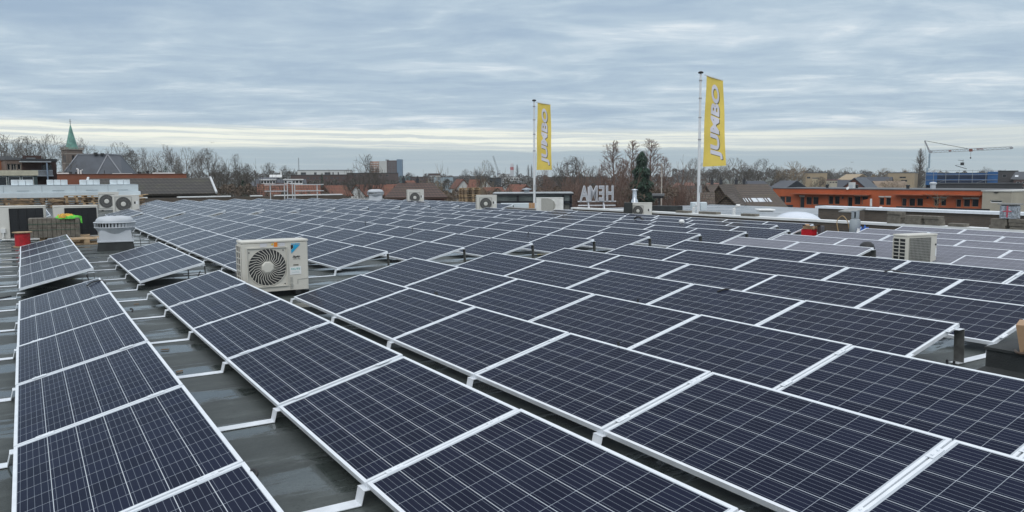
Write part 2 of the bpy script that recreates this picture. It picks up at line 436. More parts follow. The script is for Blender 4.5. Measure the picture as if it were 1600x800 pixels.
def corner(r, y, dz, h, far): return (r*P_ + (HX if h else 0), y + (LP if far else 0), ZL + dz + (HZ if h else 0))
sel = []
for q in panels:
    blk, r, i, y, dz = q
    pts = [corner(r, y, dz, h, f) for h in (0, 1) for f in (0, 1)]
    if min((Vector(p)-CAM).dot(FW) for p in pts) < .6: continue
    pp = [proj(p) for p in pts]
    if max(p[0] for p in pp) < -25 or min(p[0] for p in pp) > 1625 or min(p[1] for p in pp) > 815: continue
    area = (max(p[0] for p in pp)-min(p[0] for p in pp))*(max(p[1] for p in pp)-min(p[1] for p in pp))
    sel.append((area, q))
sel.sort(key=lambda t: -t[0])
NKEEP = 300
first = {}
for area, (blk, r, i, y, dz) in sel: first[blk] = min(first.get(blk, 99), r)
rest = MB()
rj = random.Random(3)
for n, (area, (blk, r, i, y, dz)) in enumerate(sel):
    j = lambda s: rj.gauss(0, s)
    loc = (r*P_ + j(.002), y + j(.002), ZL + dz + j(.002)); rt = (j(.0011), -TILT + j(.0016), j(.0007))
    if n >= NKEEP:
        rest.xf = Matrix.Translation(loc) @ Euler(rt).to_matrix().to_4x4()
        frame_mb(rest); glass_mb(rest, 1); continue
    pale_glass = blk == 'near' and r >= 8
    where = 'from the far end' if blk == 'near' else 'back from its near end'
    label = '%s solar panel, %s block, %s row from the left, %s %s' % ('pale' if pale_glass else 'dark', blk, ORD[r-first[blk]], ORD[i], where)
    grp = 'solar panels of the %s block' % blk
    if blk == 'far' or area < 620:
        o = bpy.data.objects.new('solar_panel', ME_FAR); COL.objects.link(o)
        o.location = loc; o.rotation_euler = rt; tag(o, label, 'solar panel', grp); continue
    o = thing('solar_panel', label, 'solar panel', loc, 0, grp); o.rotation_euler = rt
    for nm, me in (('frame', ME_FRAME), ('glass', ME_GLASS_PALE if pale_glass else ME_GLASS)):
        c = bpy.data.objects.new(nm, me); COL.objects.link(c); c.parent = o
    if blk == 'near' and area > 4000 and not (r == 8 and i == 1):
        for me in ME_CLAMP:
            c = bpy.data.objects.new('clamp', me); COL.objects.link(c); c.parent = o
if rest.v:
    ro = rest.build('distant_solar_panels', [ALU, CELL]); cellpos(ro.data, rest)
    tag(ro, 'mass of small dark solar panels at the far end of the roof', 'solar panels', kind='stuff')
print('panels in view', len(sel), 'smallest kept', sel[min(NKEEP, len(sel))-1][0])

# ------------------------------------------------------------------ mounting brackets (rail across the walkway, foot under the low edge, leg under the high edge)
def bracket(foot=True, leg=True, strip=True, dz=0.0):
    b = MB(); w = .046; t = .004
    zt = ZL + dz - .036; zh = ZL + dz + HZ - .040
    if strip: b.box(HX-.06, P_-.035, -w, w, .004, .004+t)
    if foot:
        b.add([(P_-.040, -w, .004), (P_-.040, w, .004), (P_-.022, w, zt), (P_-.022, -w, zt), (P_-.036, -w, .004), (P_-.036, w, .004), (P_-.018, w, zt), (P_-.018, -w, zt)],
              [(0, 1, 2, 3), (4, 7, 6, 5), (0, 3, 7, 4), (1, 5, 6, 2), (3, 2, 6, 7), (0, 4, 5, 1)])
        b.box(P_-.024, P_+.075, -w, w, zt, zt+t)
    if leg:
        b.add([(HX+.022, -w, .008), (HX+.022, w, .008), (HX+.004, w, zh), (HX+.004, -w, zh), (HX+.027, -w, .008), (HX+.027, w, .008), (HX+.009, w, zh), (HX+.009, -w, zh)],
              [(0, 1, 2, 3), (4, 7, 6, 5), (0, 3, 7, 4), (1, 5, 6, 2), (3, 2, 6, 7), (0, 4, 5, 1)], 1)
        b.box(HX-.085, HX+.012, -w, w, zh, zh+t)
        for z in (.07, .17): b.lathe([(.007, -.004), (.007, .004)], 8, (0, 0, 0)) if False else b.box(HX+.024-.018*z/zh, HX+.033-.018*z/zh, -.007, .007, z-.007, z+.007)
    return b
LEGM = mat('leg_shaded_metal', (.15, .155, .15), .5, .2, .25, 10)  # shade and the dark panels mirrored in the legs, put into their colour
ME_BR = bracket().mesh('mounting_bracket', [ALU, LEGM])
nb = 0
def put_bracket(r, y, label, me=ME_BR):
    o = bpy.data.objects.new('mounting_bracket', me); COL.objects.link(o)
    o.location = (r*P_, y, 0); tag(o, label, 'bracket', 'mounting brackets of the panel rows')
GAPN = {-1: 'outside the leftmost row', 0: 'between rows one and two', 1: 'between rows two and three'}
for r in (-1, 0, 1):
    for s_ in range(0, 7):
        y = -LA*s_ - (.03 if s_ == 0 else -.010)
        px, py, dd = proj((r*P_+P_, y, .05))
        if dd < .5 or py > 860 or (r == 1 and s_ == 0): continue
        put_bracket(r, y, 'flat aluminium rail %s, near block, %s from the far end' % (GAPN[r], ORD[s_]))
for r, n in ((-1, 5), (0, 3), (1, 11)):
    for s_ in range(0, n+1):
        y = 1.09 + LB*s_ + (.03 if s_ == 0 else -.006)
        put_bracket(r, y, 'thin aluminium rail %s, middle block, %s from the near end' % (GAPN[r], ORD[s_]))
for r in range(2, 11):
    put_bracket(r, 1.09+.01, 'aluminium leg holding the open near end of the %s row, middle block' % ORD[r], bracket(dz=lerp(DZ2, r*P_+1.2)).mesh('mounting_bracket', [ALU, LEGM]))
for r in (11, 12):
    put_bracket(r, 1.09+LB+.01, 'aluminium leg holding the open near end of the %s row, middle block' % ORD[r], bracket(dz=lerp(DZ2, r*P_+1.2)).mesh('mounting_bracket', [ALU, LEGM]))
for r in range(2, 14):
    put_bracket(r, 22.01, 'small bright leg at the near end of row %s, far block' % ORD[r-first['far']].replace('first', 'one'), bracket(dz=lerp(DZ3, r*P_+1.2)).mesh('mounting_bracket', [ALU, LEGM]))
put_bracket(4, -LA*5, 'aluminium leg holding the open end of the fifth row beside the felt upstand')
put_bracket(5, -LA*5, 'aluminium leg holding the open end of the sixth row beside the felt upstand')
put_bracket(8, -LA*2, 'aluminium leg at the panel gap beside the small angled outdoor unit')

# ------------------------------------------------------------------ edges of the roof and the neighbouring roofs
BROWN = brickmat('brown_brick', (.115, .090, .068), (.090, .070, .054), (.10, .09, .08))
NROOF = mat('pale_wet_roof', (.26, .27, .28), .3, 0, .35, .25, .1, 3, col2=(.12, .125, .13))
b = MB(); b.box(21.15, 60, -40, 45, GZ, -1.2); b.box(22.6, 29.5, 8, 22, -1.195, -.2)
tag(b.build('neighbour_roof', NROOF), kind='structure')
b = MB(); b.box(-16, 5, 45.5, 64, GZ, -.004); tag(b.build('rear_roof', ROOF), kind='structure')
o = thing('parapet_wall', 'low brick parapet with white coping along the right edge of the roof', 'parapet', (21.15, 0, 0))
b = MB(); b.box(.004, .30, -30, 16.4, GZ, .26); b.box(.004, .30, 16.4, 45.4, GZ, .128); b.build('wall', BROWN, o)
b = MB(); b.box(-.03, .36, -30, 16.5, .262, .33); b.build('coping', WHITE, o)
b = MB(); b.box(-.03, .36, 16.52, 45.45, .13, .17); b.build('coping', mat('grey_flashing', (.27, .27, .26), .6), o)
o = thing('parapet_wall', 'low brown parapet with broken white coping along the far edge of the roof', 'parapet', (0, 45.5, 0))
b = MB(); b.box(5.02, 21.1, .004, .3, -.5, .42); b.box(-16, 5, 18.5, 18.8, -.5, .4); b.build('wall', BROWN, o)
for x0, x1 in ((5.2, 7.2), (9.1, 12.6), (14.0, 14.8), (15.7, 20.8)):
    b = MB(); b.box(x0, x1, -.05, .36, .422, .50); b.build('coping', WHITE, o)
b = MB(); b.box(29.6, 30.2, -45, 9.8, -1.2, onx(1450, 331.5, 29.6).z)
b.build('wall', BROWN, thing('brick_wall', 'long brown brick wall with pale coping behind the paver stacks on the right', 'wall'))
w_ = bpy.data.objects['brick_wall']
b = MB(); zt = onx(1450, 331.5, 29.6).z; b.box(29.5, 30.3, -45, 9.9, zt+.003, zt+.10); b.build('coping', ALU, w_)
p = onx(1331, 337, 27.5)
o = thing('brick_shed', 'small brown brick shed with a sloping top before the long brick wall', 'shed', (27.5, p.y, -1.2))
b = MB(); zz = p.z+1.2
b.prism([(-.35, 0), (.35, 0), (.35, zz+.24), (-.35, zz+.14)], -.30, .30); b.build('wall', BROWN, o)
b = MB(); b.prism([(-.38, zz+.14), (.38, zz+.248), (.38, zz+.29), (-.38, zz+.182)], -.33, .33); b.build('roof', mat('grey_flashing', (.27, .27, .26), .6), o)

# ------------------------------------------------------------------ air-conditioning outdoor units
def ac_unit(label, loc, rotz, w, h, d, front='fan', casing=CREAM, side='coil', fx=-.16, fr=.30, group='air conditioning units on the roof', detail=1):
    o = thing('outdoor_unit', label, 'air conditioner', loc, rotz, group)
    f0 = .06
    b = MB(); b.bbox(-w/2, w/2, -d/2, d/2, f0, h-.03, .015); b.bbox(-w/2-.006, w/2+.006, -d/2-.006, d/2+.006, h-.028, h, .008)
    b.build('casing', casing, o)
    for sx in (-.32, .32):
        b = MB(); b.box(sx*w-.04, sx*w+.04, -d/2-.05, d/2+.05, 0, f0-.002); b.build('foot', BLACK, o)
    yf = -d/2
    if front == 'fan':
        cx, cz = fx*w, f0+(h-f0)*.48; s_ = fr*1.06
        b = MB()
        b.lathe([(fr, 0), (fr, .004)], 32)
        q = b.build('fan_recess', DARK if detail > 1 else mat('fan_shade', (.085, .085, .08), .6), o, loc=(cx, yf-.002, cz), rot=(PI/2, 0, 0))
        b = MB()
        for z0, z1, x0, x1 in ((s_-.012, s_, -s_, s_), (-s_, -s_+.012, -s_, s_)): b.box(x0, x1, -.022, 0, z0, z1)
        for x0, x1 in ((-s_, -s_+.012), (s_-.012, s_)): b.box(x0, x1, -.022, 0, -s_+.0125, s_-.0125)
        n = 30 if detail > 1 else 20
        hub = fr*.33
        for i in range(n):
            a0 = 2*PI*i/n; pts = []
            for t in (0, .5, 1):
                r = hub*.9 + (fr-hub*.9)*t; a = a0 + .42*t*t
                pts.append((r*math.cos(a), -.012-.010*(1-t), r*math.sin(a)))
            for p0, p1 in zip(pts, pts[1:]): b.bar(p0, p1, .0080 if detail > 1 else .008, .006, up=(0, 1, 0))
        for rr in ((fr*.99,) if detail > 1 else (fr*.98, fr*.66)):
            pts = [(rr*math.cos(2*PI*j/36), -.010, rr*math.sin(2*PI*j/36)) for j in range(37)]
            b.tube(pts, .005, 4)
        b.build('fan_grille', CREAM if detail > 1 else mat('dark_grille', (.24, .24, .23), .5), o, loc=(cx, yf, cz))
        b = MB(); b.lathe([(hub, 0), (hub, .022), (hub*.8, .034), (0.001, .036)], 8 if detail > 1 else 16)
        b.build('fan_hub', CREAM if detail > 1 else CREAM_L, o, loc=(cx, yf-.004, cz), rot=(PI/2, PI/8 if detail > 1 else 0, 0))
        if detail == 1:
            b = MB(); b.box(.30*w, .36*w, yf-.004, yf-.001, .52*h, .64*h); b.build('switch_plate', DARK, o)
            b = MB(); b.box(.37*w, .45*w, yf-.004, yf-.001, .50*h, .66*h); b.build('sticker', WHITE, o)
    elif front == 'grille':
        x0, x1 = fx*w-fr, fx*w+fr
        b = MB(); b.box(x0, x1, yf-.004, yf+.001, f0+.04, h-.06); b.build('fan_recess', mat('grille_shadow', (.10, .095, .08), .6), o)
        b = MB(); n = 16
        for i in range(n+1):
            x = x0+(x1-x0)*i/n; b.box(x-.004, x+.004, yf-.014, yf-.008, f0+.04, h-.06)
        for i in range(n+1):
            z = f0+.04+(h-f0-.10)*i/n; b.box(x0, x1, yf-.020, yf-.0145, z-.004, z+.004)
        b.build('fan_grille', GRILLE, o)
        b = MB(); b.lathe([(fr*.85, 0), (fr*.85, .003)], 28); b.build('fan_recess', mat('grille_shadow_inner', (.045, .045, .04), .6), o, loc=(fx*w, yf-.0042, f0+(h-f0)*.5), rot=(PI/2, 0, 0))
    elif front == 'panel':
        cz = f0+(h-f0)*.48
        b = MB(); pts = [(-fr, -fr*.95), (fr*.45, -fr*.95), (fr*.92, -.35*fr), (fr, .1*fr), (fr*.8, .55*fr), (fr*.35, .9*fr), (-fr*.1, fr), (-fr, fr)]
        b.prism(pts, -.006, 0); b.build('fan_recess', mat('soft_grille', (.33, .325, .29), .6, 0, .15, 20), o, loc=(fx*w, yf-.001, cz))
        b = MB()
        for p0, p1 in zip(pts, pts[1:]+pts[:1]): b.bar((p0[0], -.012, p0[1]), (p1[0], -.012, p1[1]), .02, .014, up=(0, 1, 0))
        for i in range(1, 16):
            z = -fr*.95+1.95*fr*i/16; b.box(-fr, fr*.62, -.010, -.007, z-.004, z+.004)
        b.build('fan_grille', casing, o, loc=(fx*w, yf, cz))
    if front == 'coil':
        x0, x1 = -.26*w, .46*w
        b = MB(); b.box(x0, x1, yf-.003, yf+.001, f0+.03, h-.07); b.build('coil', mat('coil_fins', (.016, .018, .021), .5, .2, .3, 30), o)
        b = MB()
        for i in range(5):
            x = x0+(x1-x0)*i/4; b.bar((x, yf-.018, f0+.03), (x, yf-.018, h-.07), .013)
        for i in range(9):
            z = f0+.03+(h-.10-f0)*i/8; b.bar((x0, yf-.026, z), (x1, yf-.026, z), .006)
        b.build('guard', BLACK, o)
        b = MB(); b.box(-.46*w, -.36*w, yf-.05, yf-.001, .24*h, .36*h); b.build('valve_cover', WHITE, o)
        b = MB(); b.tube([(-.41*w, yf-.04, .24*h), (-.41*w, yf-.05, .12*h), (-.44*w, yf-.10, .05), (-.2*w, yf-.12, .035), (.5*w, yf-.10, .035)], .018, 8); b.build('pipe', WHITE, o, True)
    if side == 'coil':
        b = MB(); b.box(-w/2-.003, -w/2+.001, -d/2+.03, d/2-.03, f0+.05, h-.07); b.build('coil', mat('coil_fins', (.016, .018, .021), .5), o)
        b = MB()
        for i in range(8):
            z = f0+.05+(h-.12-f0)*i/7; b.bar((-w/2-.012, -d/2+.02, z), (-w/2-.012, d/2-.02, z), .014)
        for y in (-d/2+.02, 0, d/2-.02): b.bar((-w/2-.012, y, f0+.05), (-w/2-.012, y, h-.07), .014)
        b.build('guard', casing, o)
    return o

# the large unit between the front rows
p = at(427, 415, 11.45)
w, h, d_ = .945, .80, .32
o = ac_unit('large cream outdoor unit with swirl fan grille and blue triangle logo between front panel rows', (p.x, p.y, .02), face(427, math.radians(13)), w, h, d_, 'fan', CREAM, 'coil', fx=-.128, fr=.272, detail=2)
YF = -d_/2
def fxz(x, y): return (-w/2 + (x-145)/680*w, .06 + (630-y)/530*(h-.06))     # from the zoomed photo to the front face
BLUE = mat('logo_blue', (.02, .36, .62), .4); BLK = mat('ink_black', (.01, .01, .012), .5)
ORG = mat('warning_orange', (.72, .22, .02), .5); YEL = mat('warning_yellow', (.75, .50, .03), .5); TEAL = mat('sticker_teal', (.10, .45, .42), .5)
def plate(name, pts, m, off=.003, th=.003):
    b = MB(); b.prism([fxz(*q) for q in pts], YF-off-th, YF-off); return b.build(name, m, o)
plate('logo', [(645, 158), (668, 158), (668, 188), (646, 203)], BLK)
plate('logo', [(672, 158), (738, 158), (650, 246), (647, 210), (672, 190)], BLUE)
def ltext(body, x, y, size, m, **kw):
    fx_, fz_ = fxz(x, y)
    return text('lettering', body, size, m, o, Matrix.Translation((fx_, YF-.004, fz_)) @ FRONT, extrude=.001, **kw)
ltext('DAIKIN', 695, 148, .030, BLUE, offset=.0008, sx=1.25)
ltext('SkyAir', 698, 281, .040, BLK, shear=.35, offset=.001, sx=1.0)
ltext('INVERTER SERIES', 702, 305, .013, BLK, sx=1.05)
plate('sticker', [(628, 388), (747, 384), (747, 466), (628, 469)], WHITE)
_x, _z = fxz(688, 410)
text('lettering', 'DUTS', .040, TEAL, o, Matrix.Translation((_x, YF-.0075, _z)) @ FRONT, extrude=.001, sx=1.3, offset=.0005)
for yy in (437, 447):
    plate('sticker_line', [(645, yy), (728, yy), (728, yy+3), (645, yy+3)], mat('faint_ink', (.5, .62, .62), .6), .0065, .001)
plate('warning_label', [(472, 120), (507, 120), (507, 172), (472, 172)], ORG)
plate('warning_label', [(443, 148), (467, 148), (455, 123)], YEL)
plate('clear_label', [(330, 128), (400, 128), (400, 164), (330, 164)], mat('clear_label', (.58, .58, .60), .3))
plate('clear_label', [(520, 128), (585, 128), (585, 164), (520, 164)], mat('clear_label', (.58, .58, .60), .3))
plate('slot', [(665, 362), (720, 362), (720, 373), (665, 373)], mat('slot_dark', (.15, .14, .11), .6))
plate('service_panel', [(706, 520), (822, 512), (822, 516), (710, 524)], GRILLE)
plate('service_panel', [(704, 524), (709, 524), (709, 566), (704, 566)], GRILLE)
plate('valve_plate', [(626, 490), (656, 488), (656, 615), (626, 617)], mat('valve_plate', (.48, .47, .42), .5, .1, .1, 40))
plate('valve', [(634, 560), (648, 560), (648, 590), (634, 590)], GRILLE, .007, .012)
plate('valve', [(636, 500), (646, 500), (646, 535), (636, 535)], GRILLE, .007, .004)
for q in ((215, 217), (560, 204), (215, 560), (570, 556)): plate('screw', [(q[0]-6, q[1]-6), (q[0]+6, q[1]-6), (q[0]+6, q[1]+6), (q[0]-6, q[1]+6)], DARK, .024, .003)
# black ballast frame under it and the dashed line set leaving it
q_ = at(440, 463, 11.5)
b = MB(); b.box(-.5, .5, -.06, .06, 0, .05); b.box(-.5, .5, .22, .34, 0, .05)
tag(b.build('rubber_foot_beams', BLACK, None, loc=(p.x, p.y, .003), rot=(0, 0, face(427, math.radians(13)))), 'pair of black rubber beams under the large cream outdoor unit', 'support')
pts = [onx(473, 402, p.x+.42), onz(478, 432, .06), onz(479, 435, .02), onz(476, 452, .02)]
b = MB(); b.tube([(q.x, q.y, max(.02, q.z)) for q in pts], .018, 6)
tag(b.build('refrigerant_pipe', BLACK), 'black insulated pipe on the roof right of the large cream unit', 'pipe')

# two large units seen from behind, left
q = onz(38, 376, 0); ac_unit('big outdoor unit seen from its black coil side, leftmost, behind the red cable drum', (q.x, q.y+.2, 0), face(38, -.12), 1.13, .98, .36, 'coil', CREAM_L, None)
q = onz(121, 373, 0); ac_unit('big outdoor unit seen from its black coil side, behind the upright paver bundle', (q.x, q.y+.2, 0), face(121, .10), 1.12, .96, .36, 'coil', CREAM_L, None)
# the pair by the pallet stacks, and the small ones along the far edge
q = at(170, 315, 42.5); ac_unit('pale outdoor fan unit partly hidden behind its twin near the timber piles', (q.x, q.y, 0), face(170), 1.0, 1.02, .36, 'fan', CREAM_L, None, -.10, .36)
q = at(197, 318, 39.2); ac_unit('pale outdoor fan unit in front of its twin, left of the loose boards', (q.x, q.y, 0), face(197), 1.2, .92, .36, 'fan', CREAM_L, None, -.10, .35)
q = at(649, 310, 47.5); ac_unit('small cream outdoor fan unit standing alone far off, left of the pallet tower', (q.x, q.y, 0), face(649, .14), 1.0, .98, .40, 'fan', CREAM_L, 'coil', -.06, .30)
q = at(760, 319, 37.5); ac_unit('cream outdoor fan unit standing right in front of the pallet tower', (q.x, q.y, 0), face(760, .14), .96, .86, .36, 'fan', CREAM_L, 'coil', -.06, .28)
q = at(859, 319, 36.3); ac_unit('wide white outdoor unit with a rounded grille beside the yellow banner pole', (q.x, q.y, 0), face(859), 1.26, .75, .40, 'panel', mat('bright_casing', (.72, .72, .69), .45), None, -.05, .34)
q = at(1003, 324, 30.8); ac_unit('low cream outdoor unit below the steel chimney pipe', (q.x, q.y, 0), face(1003), .78, .68, .30, 'fan', CREAM_L, None, -.20, .20)
q = at(1429, 395, 14.4); o = ac_unit('compact outdoor unit turned aside with square mesh grille among the pale panels', (q.x, q.y, 0), face(1429, math.radians(50)), .76, .63, .31, 'grille', CREAM, 'coil', -.08, .265)
b = MB(); b.box(.33, .36, -.163, -.158, .22, .36); b.build('sticker', WHITE, o)
b = MB(); b.box(.325, .355, -.163, -.158, .42, .45); b.build('warning_label', BLK, o)

# ------------------------------------------------------------------ mushroom fans
def roof_fan(label, loc, s, rz=0.0):
    o = thing('roof_fan', label, 'roof fan', loc, rz, 'mushroom roof fans'); o.scale = (s, s, s)
    b = MB(); b.add([(x, y, z) for z, k_ in ((0, .43), (.21, .40)) for x, y in ((-k_, -k_), (k_, -k_), (k_, k_), (-k_, k_))], [(0, 1, 5, 4), (1, 2, 6, 5), (2, 3, 7, 6), (3, 0, 4, 7), (4, 5, 6, 7)])
    b.build('curb', BITU, o)
    b = MB(); b.bbox(-.42, .42, -.42, .42, .213, .245, .008)
    b.add([(x, y, z) for z, k_ in ((.245, .385), (.50, .355)) for x, y in ((-k_, -k_), (k_, -k_), (k_, k_), (-k_, k_))], [(0, 1, 5, 4), (1, 2, 6, 5), (2, 3, 7, 6), (3, 0, 4, 7), (4, 5, 6, 7)])
    b.lathe([(.30, .25), (.34, .38), (.46, .55), (.46, .56), (.30, .56)], 28)
    for sx in (-1, 1): b.box(sx*.40-.012, sx*.40+.012, -.40, -.30, .246, .34)
    b.build('housing', GREY, o)
    b = MB(); b.lathe([(.475, .562), (.485, .575), (.475, .588), (.44, .588), (.44, .562)], 36)
    b.lathe([(.485, .690), (.50, .70), (.485, .712), (.44, .712), (.44, .690)], 36)
    for i in range(36):
        a = 2*PI*i/36; b.bar((.435*math.cos(a), .435*math.sin(a), .64), (.475*math.cos(a+.10), .475*math.sin(a+.10), .64), .012, .10)
    b.build('vane_ring', GREY, o)
    b = MB(); b.lathe([(.40, .59), (.40, .69)], 24); b.build('duct', DARK, o)
    b = MB(); b.lathe([(.44, .714), (.445, .735), (.42, .79), (.36, .835), (.22, .858), (0.001, .865)], 32); b.build('cap', GREY, o, True)
    b = MB(); b.box(-.03, .03, -.03, .03, .862, .875); b.build('bolt_plate', DARK, o)
    return o
q = onz(184, 391, 0); roof_fan('big grey mushroom roof fan on a black curb beside the paver bundle', (q.x, q.y+.35, 0), .95, face(184))
q = at(587, 312, 51.0); roof_fan('small grey mushroom roof fan far off at the end of the panel field', (q.x, q.y, 0), 1.12, face(587))

# ------------------------------------------------------------------ paver bundle, drum, vest, pallets
q = onz(87, 378, 0); rz = face(87, -.05)
def pallet_mb(b=None, L=1.2, D=.8, z=0.0, rnd=None):
    b = b or MB(); rnd = rnd or R
    for y in (-D/2+.05, 0, D/2-.05): b.box(-L/2, L/2, y-.05, y+.05, z, z+.020)
    for y in (-D/2+.05, 0, D/2-.05):
        for x in (-L/2+.07, 0, L/2-.07): b.box(x-.07, x+.07, y-.05, y+.05, z+.021, z+.098)
    for x in (-L/2+.07, 0, L/2-.07): b.box(x-.06, x+.06, -D/2, D/2, z+.099, z+.119)
    n = 5
    for i in range(n):
        y = -D/2+.07+(D-.14)*i/(n-1); b.box(-L/2, L/2, y-.062, y+.062, z+.120, z+.142)
    return b
ME_PAL = [pallet_mb().mesh('pallet', WOOD), pallet_mb().mesh('pallet', WOOD_D)]
def pallet(label, loc, rz, v=0, group='wooden pallets on the roof'):
    o = bpy.data.objects.new('pallet', ME_PAL[v]); COL.objects.link(o); o.location = loc; o.rotation_euler = (R.uniform(-.01, .01), R.uniform(-.01, .01), rz)
    return tag(o, label, 'pallet', group)
pallet('single raw wood pallet under the upright paver bundle', (q.x+.25, q.y+.25, 0), rz, 0)
o = thing('paver_bundle', 'strapped bundle of grey concrete pavers standing upright on a pallet', 'pavers', (q.x, q.y, .145), rz)
b = MB(); rr = random.Random(5)
for iz in range(2):
    for ix in range(11):
        x0 = -.6+ix*.1095; y = rr.uniform(-.008, .008)
        b.bbox(x0, x0+.104, -.22+y, .32+y, .001+iz*.262, .258+iz*.262, .006)
b.build('pavers', CONC, o)
b = MB(); b.box(-.612, .615, -.236, -.231, .36, .372); b.box(-.612, .615, -.236, -.231, .20, .21); b.build('strap', mat('green_strap', (.03, .10, .06), .5), o)
def lump(name, m, parent, loc, rx, ry, h, seed, n=16):
    rr = random.Random(seed); b = MB(); vs = []; ph = [rr.uniform(0, 6) for _ in range(8)]
    for i in range(n+1):
        for j in range(n+1):
            u, v = i/n*2-1, j/n*2-1; r2_ = u*u+v*v
            wob = .5+.22*math.sin(5*u+ph[0])*math.cos(4*v+ph[1])+.28*math.sin(9*u+6*v+ph[2])+.16*math.sin(11*v-7*u+ph[3])
            z = max(0, 1-r2_)**.5*h*max(.15, wob) if r2_ < 1 else 0
            kx = 1+.12*math.sin(7*v+ph[4]); ky = 1+.12*math.sin(6*u+ph[5])
            s_ = 1/max(1, math.sqrt(r2_))
            vs.append((u*s_*rx*kx, v*s_*ry*ky, z-(.0 if r2_ < .95 else .03)))
    b.add(vs, [(i*(n+1)+j, (i+1)*(n+1)+j, (i+1)*(n+1)+j+1, i*(n+1)+j+1) for i in range(n) for j in range(n)])
    return b.build(name, m, parent, True, loc)
HIG = mat('hivis_green', (.10, .50, .05), .7, 0, .3, 9); HIY = mat('hivis_orange', (.62, .36, .05), .7, 0, .3, 9)
ov = thing('hi_vis_vest', 'crumpled green and orange high visibility vest lying on the upright paver bundle', 'vest', (q.x+.20, q.y-.13, .145+.523), rz)
lump('vest', HIG, ov, (.12, 0, .0), .30, .18, .09, 3); lump('vest_lining', HIY, ov, (.07, -.03, .03), .20, .13, .11, 9)
b = MB(); b.add([(.40, -.10, .06), (.46, -.08, .03), (.47, -.11, -.16), (.43, -.12, -.15)], [(0, 1, 2, 3)]); b.build('vest_hem', HIG, ov)
q = onz(36, 386, 0)
o = thing('cable_drum', 'wooden drum wound with red cable in front of the leftmost unit', 'cable drum', (q.x, q.y+.15, 0))
b = MB(); b.lathe([(.225, 0), (.225, .02)], 24); b.lathe([(.225, .36), (.225, .38)], 24); b.build('flange', WOOD, o)
b = MB(); b.lathe([(.17+(.006 if i % 2 else 0), .021+i*.0165) for i in range(21)], 24); b.build('cable', RED, o, True)
q = onz(134, 381, 0)
pallet('raw wood pallet corner showing right of the paver bundle', (q.x, q.y+.3, 0), face(134, .12), 0)

# pallet tower by the far edge
q = at(734, 305, 52.0)
for i in range(7):
    pallet('wooden pallet in the tower behind the far fan unit, %s up from the bottom' % ORD[i], (q.x+R.uniform(-.02, .02), q.y+R.uniform(-.02, .02), i*.145), face(734, .6+R.uniform(-.03, .03)), R.choice((0, 0, 1)), 'pallets of the tower')
# pallets and boards under the long metal duct
n = 0
for px, cnt, nm in ((8, 4, 'leftmost stack'), (50, 4, 'stack left of the duct leg'), (84, 4, 'stack right of the duct leg'), (120, 5, 'stack below the third roof box'), (146, 5, 'stack behind the fan unit pair')):
    q = at(px, 316, 48.6)
    for i in range(cnt):
        pallet('rough wooden pallet under the metal duct, %s, %s up' % (nm, ORD[i]), (q.x+R.uniform(-.05, .05), q.y+R.uniform(-.05, .05), i*.145), face(px, R.uniform(-.12, .12)), R.choice((0, 1, 1)), 'pallets stacked under the metal duct')
def planks(label, px, py, depth, W_, n, seed, zmax):
    q = at(px, py, depth); o = thing('board_pile', label, 'boards', (q.x, q.y, 0), face(px), 'piles of loose boards')
    rr = random.Random(seed)
    for i in range(n):
        z = .05+zmax*i/n; b = MB(); L = rr.uniform(.5, 1.0)*W_; a = rr.uniform(-.35, .35); x = rr.uniform(-.1, .1)*W_
        ti = rr.uniform(-.10, .10)
        b.box(-L/2, L/2, -.07, .07, -.017, .017)
        b.build('board', WOOD if rr.random() < .6 else WOOD_D, o, loc=(x, rr.uniform(-.3, .1), z), rot=(rr.uniform(-.2, .2), ti, a))
planks('heap of broken boards under the left end of the metal duct', 30, 317, 47.4, 2.0, 12, 1, .50)
planks('heap of pale split boards right of the fan unit pair', 217, 312, 46.0, .9, 12, 4, .78)
planks('thin heap of boards right of the duct leg', 88, 317, 47.4, .9, 9, 8, .5)

# long metal duct on legs with box units on top
q = at(96, 300, 50.5); mpp = 50.5/F
o = thing('roof_duct', 'long pale sheet metal duct on legs across the far left of the roof', 'duct', (q.x, q.y, 0), face(96, .0))
DUCT = mat('pale_sheet_metal', (.60, .67, .70), .45, .05, .05, 1.5)
X0, X1 = (-60-96)*mpp, (205-96)*mpp
zt, zm, zb = at(96, 289, 50.5).z, at(96, 300.5, 50.5).z, at(96, 308.3, 50.5).z
b = MB(); b.prism([(0, 0)]*0 or [(X0, zm+.01), (X1, zm+.01), (X1, zt), (X0, zt)], 0, 2.6)
b.build('casing', DUCT, o)
b = MB(); b.bbox(X0, X1+.12, -.12, 2.7, zb, zm, .02); b.build('base_trim', DUCT, o)
b = MB()
for px in (-35, 20, 70, 116, 161): b.box((px-96)*mpp-.012, (px-96)*mpp+.012, -.013, -.002, zm+.02, zt)
b.box(X0, X1, -.014, -.002, zt-.03, zt); b.build('seam', mat('seam_metal', (.36, .42, .45), .5), o)
b = MB()
for px in (-5, 45, 92, 138, 182): b.box((px-96-8)*mpp, (px-96+8)*mpp, -.02, -.002, zm+.10, zm+.14)
b.build('handle', mat('seam_metal', (.36, .42, .45), .5), o)
for px in (-40, 73, 190):
    b = MB(); b.box((px-96)*mpp-.12, (px-96)*mpp+.12, .1, .3, 0, zb); b.build('leg', DUCT, o)
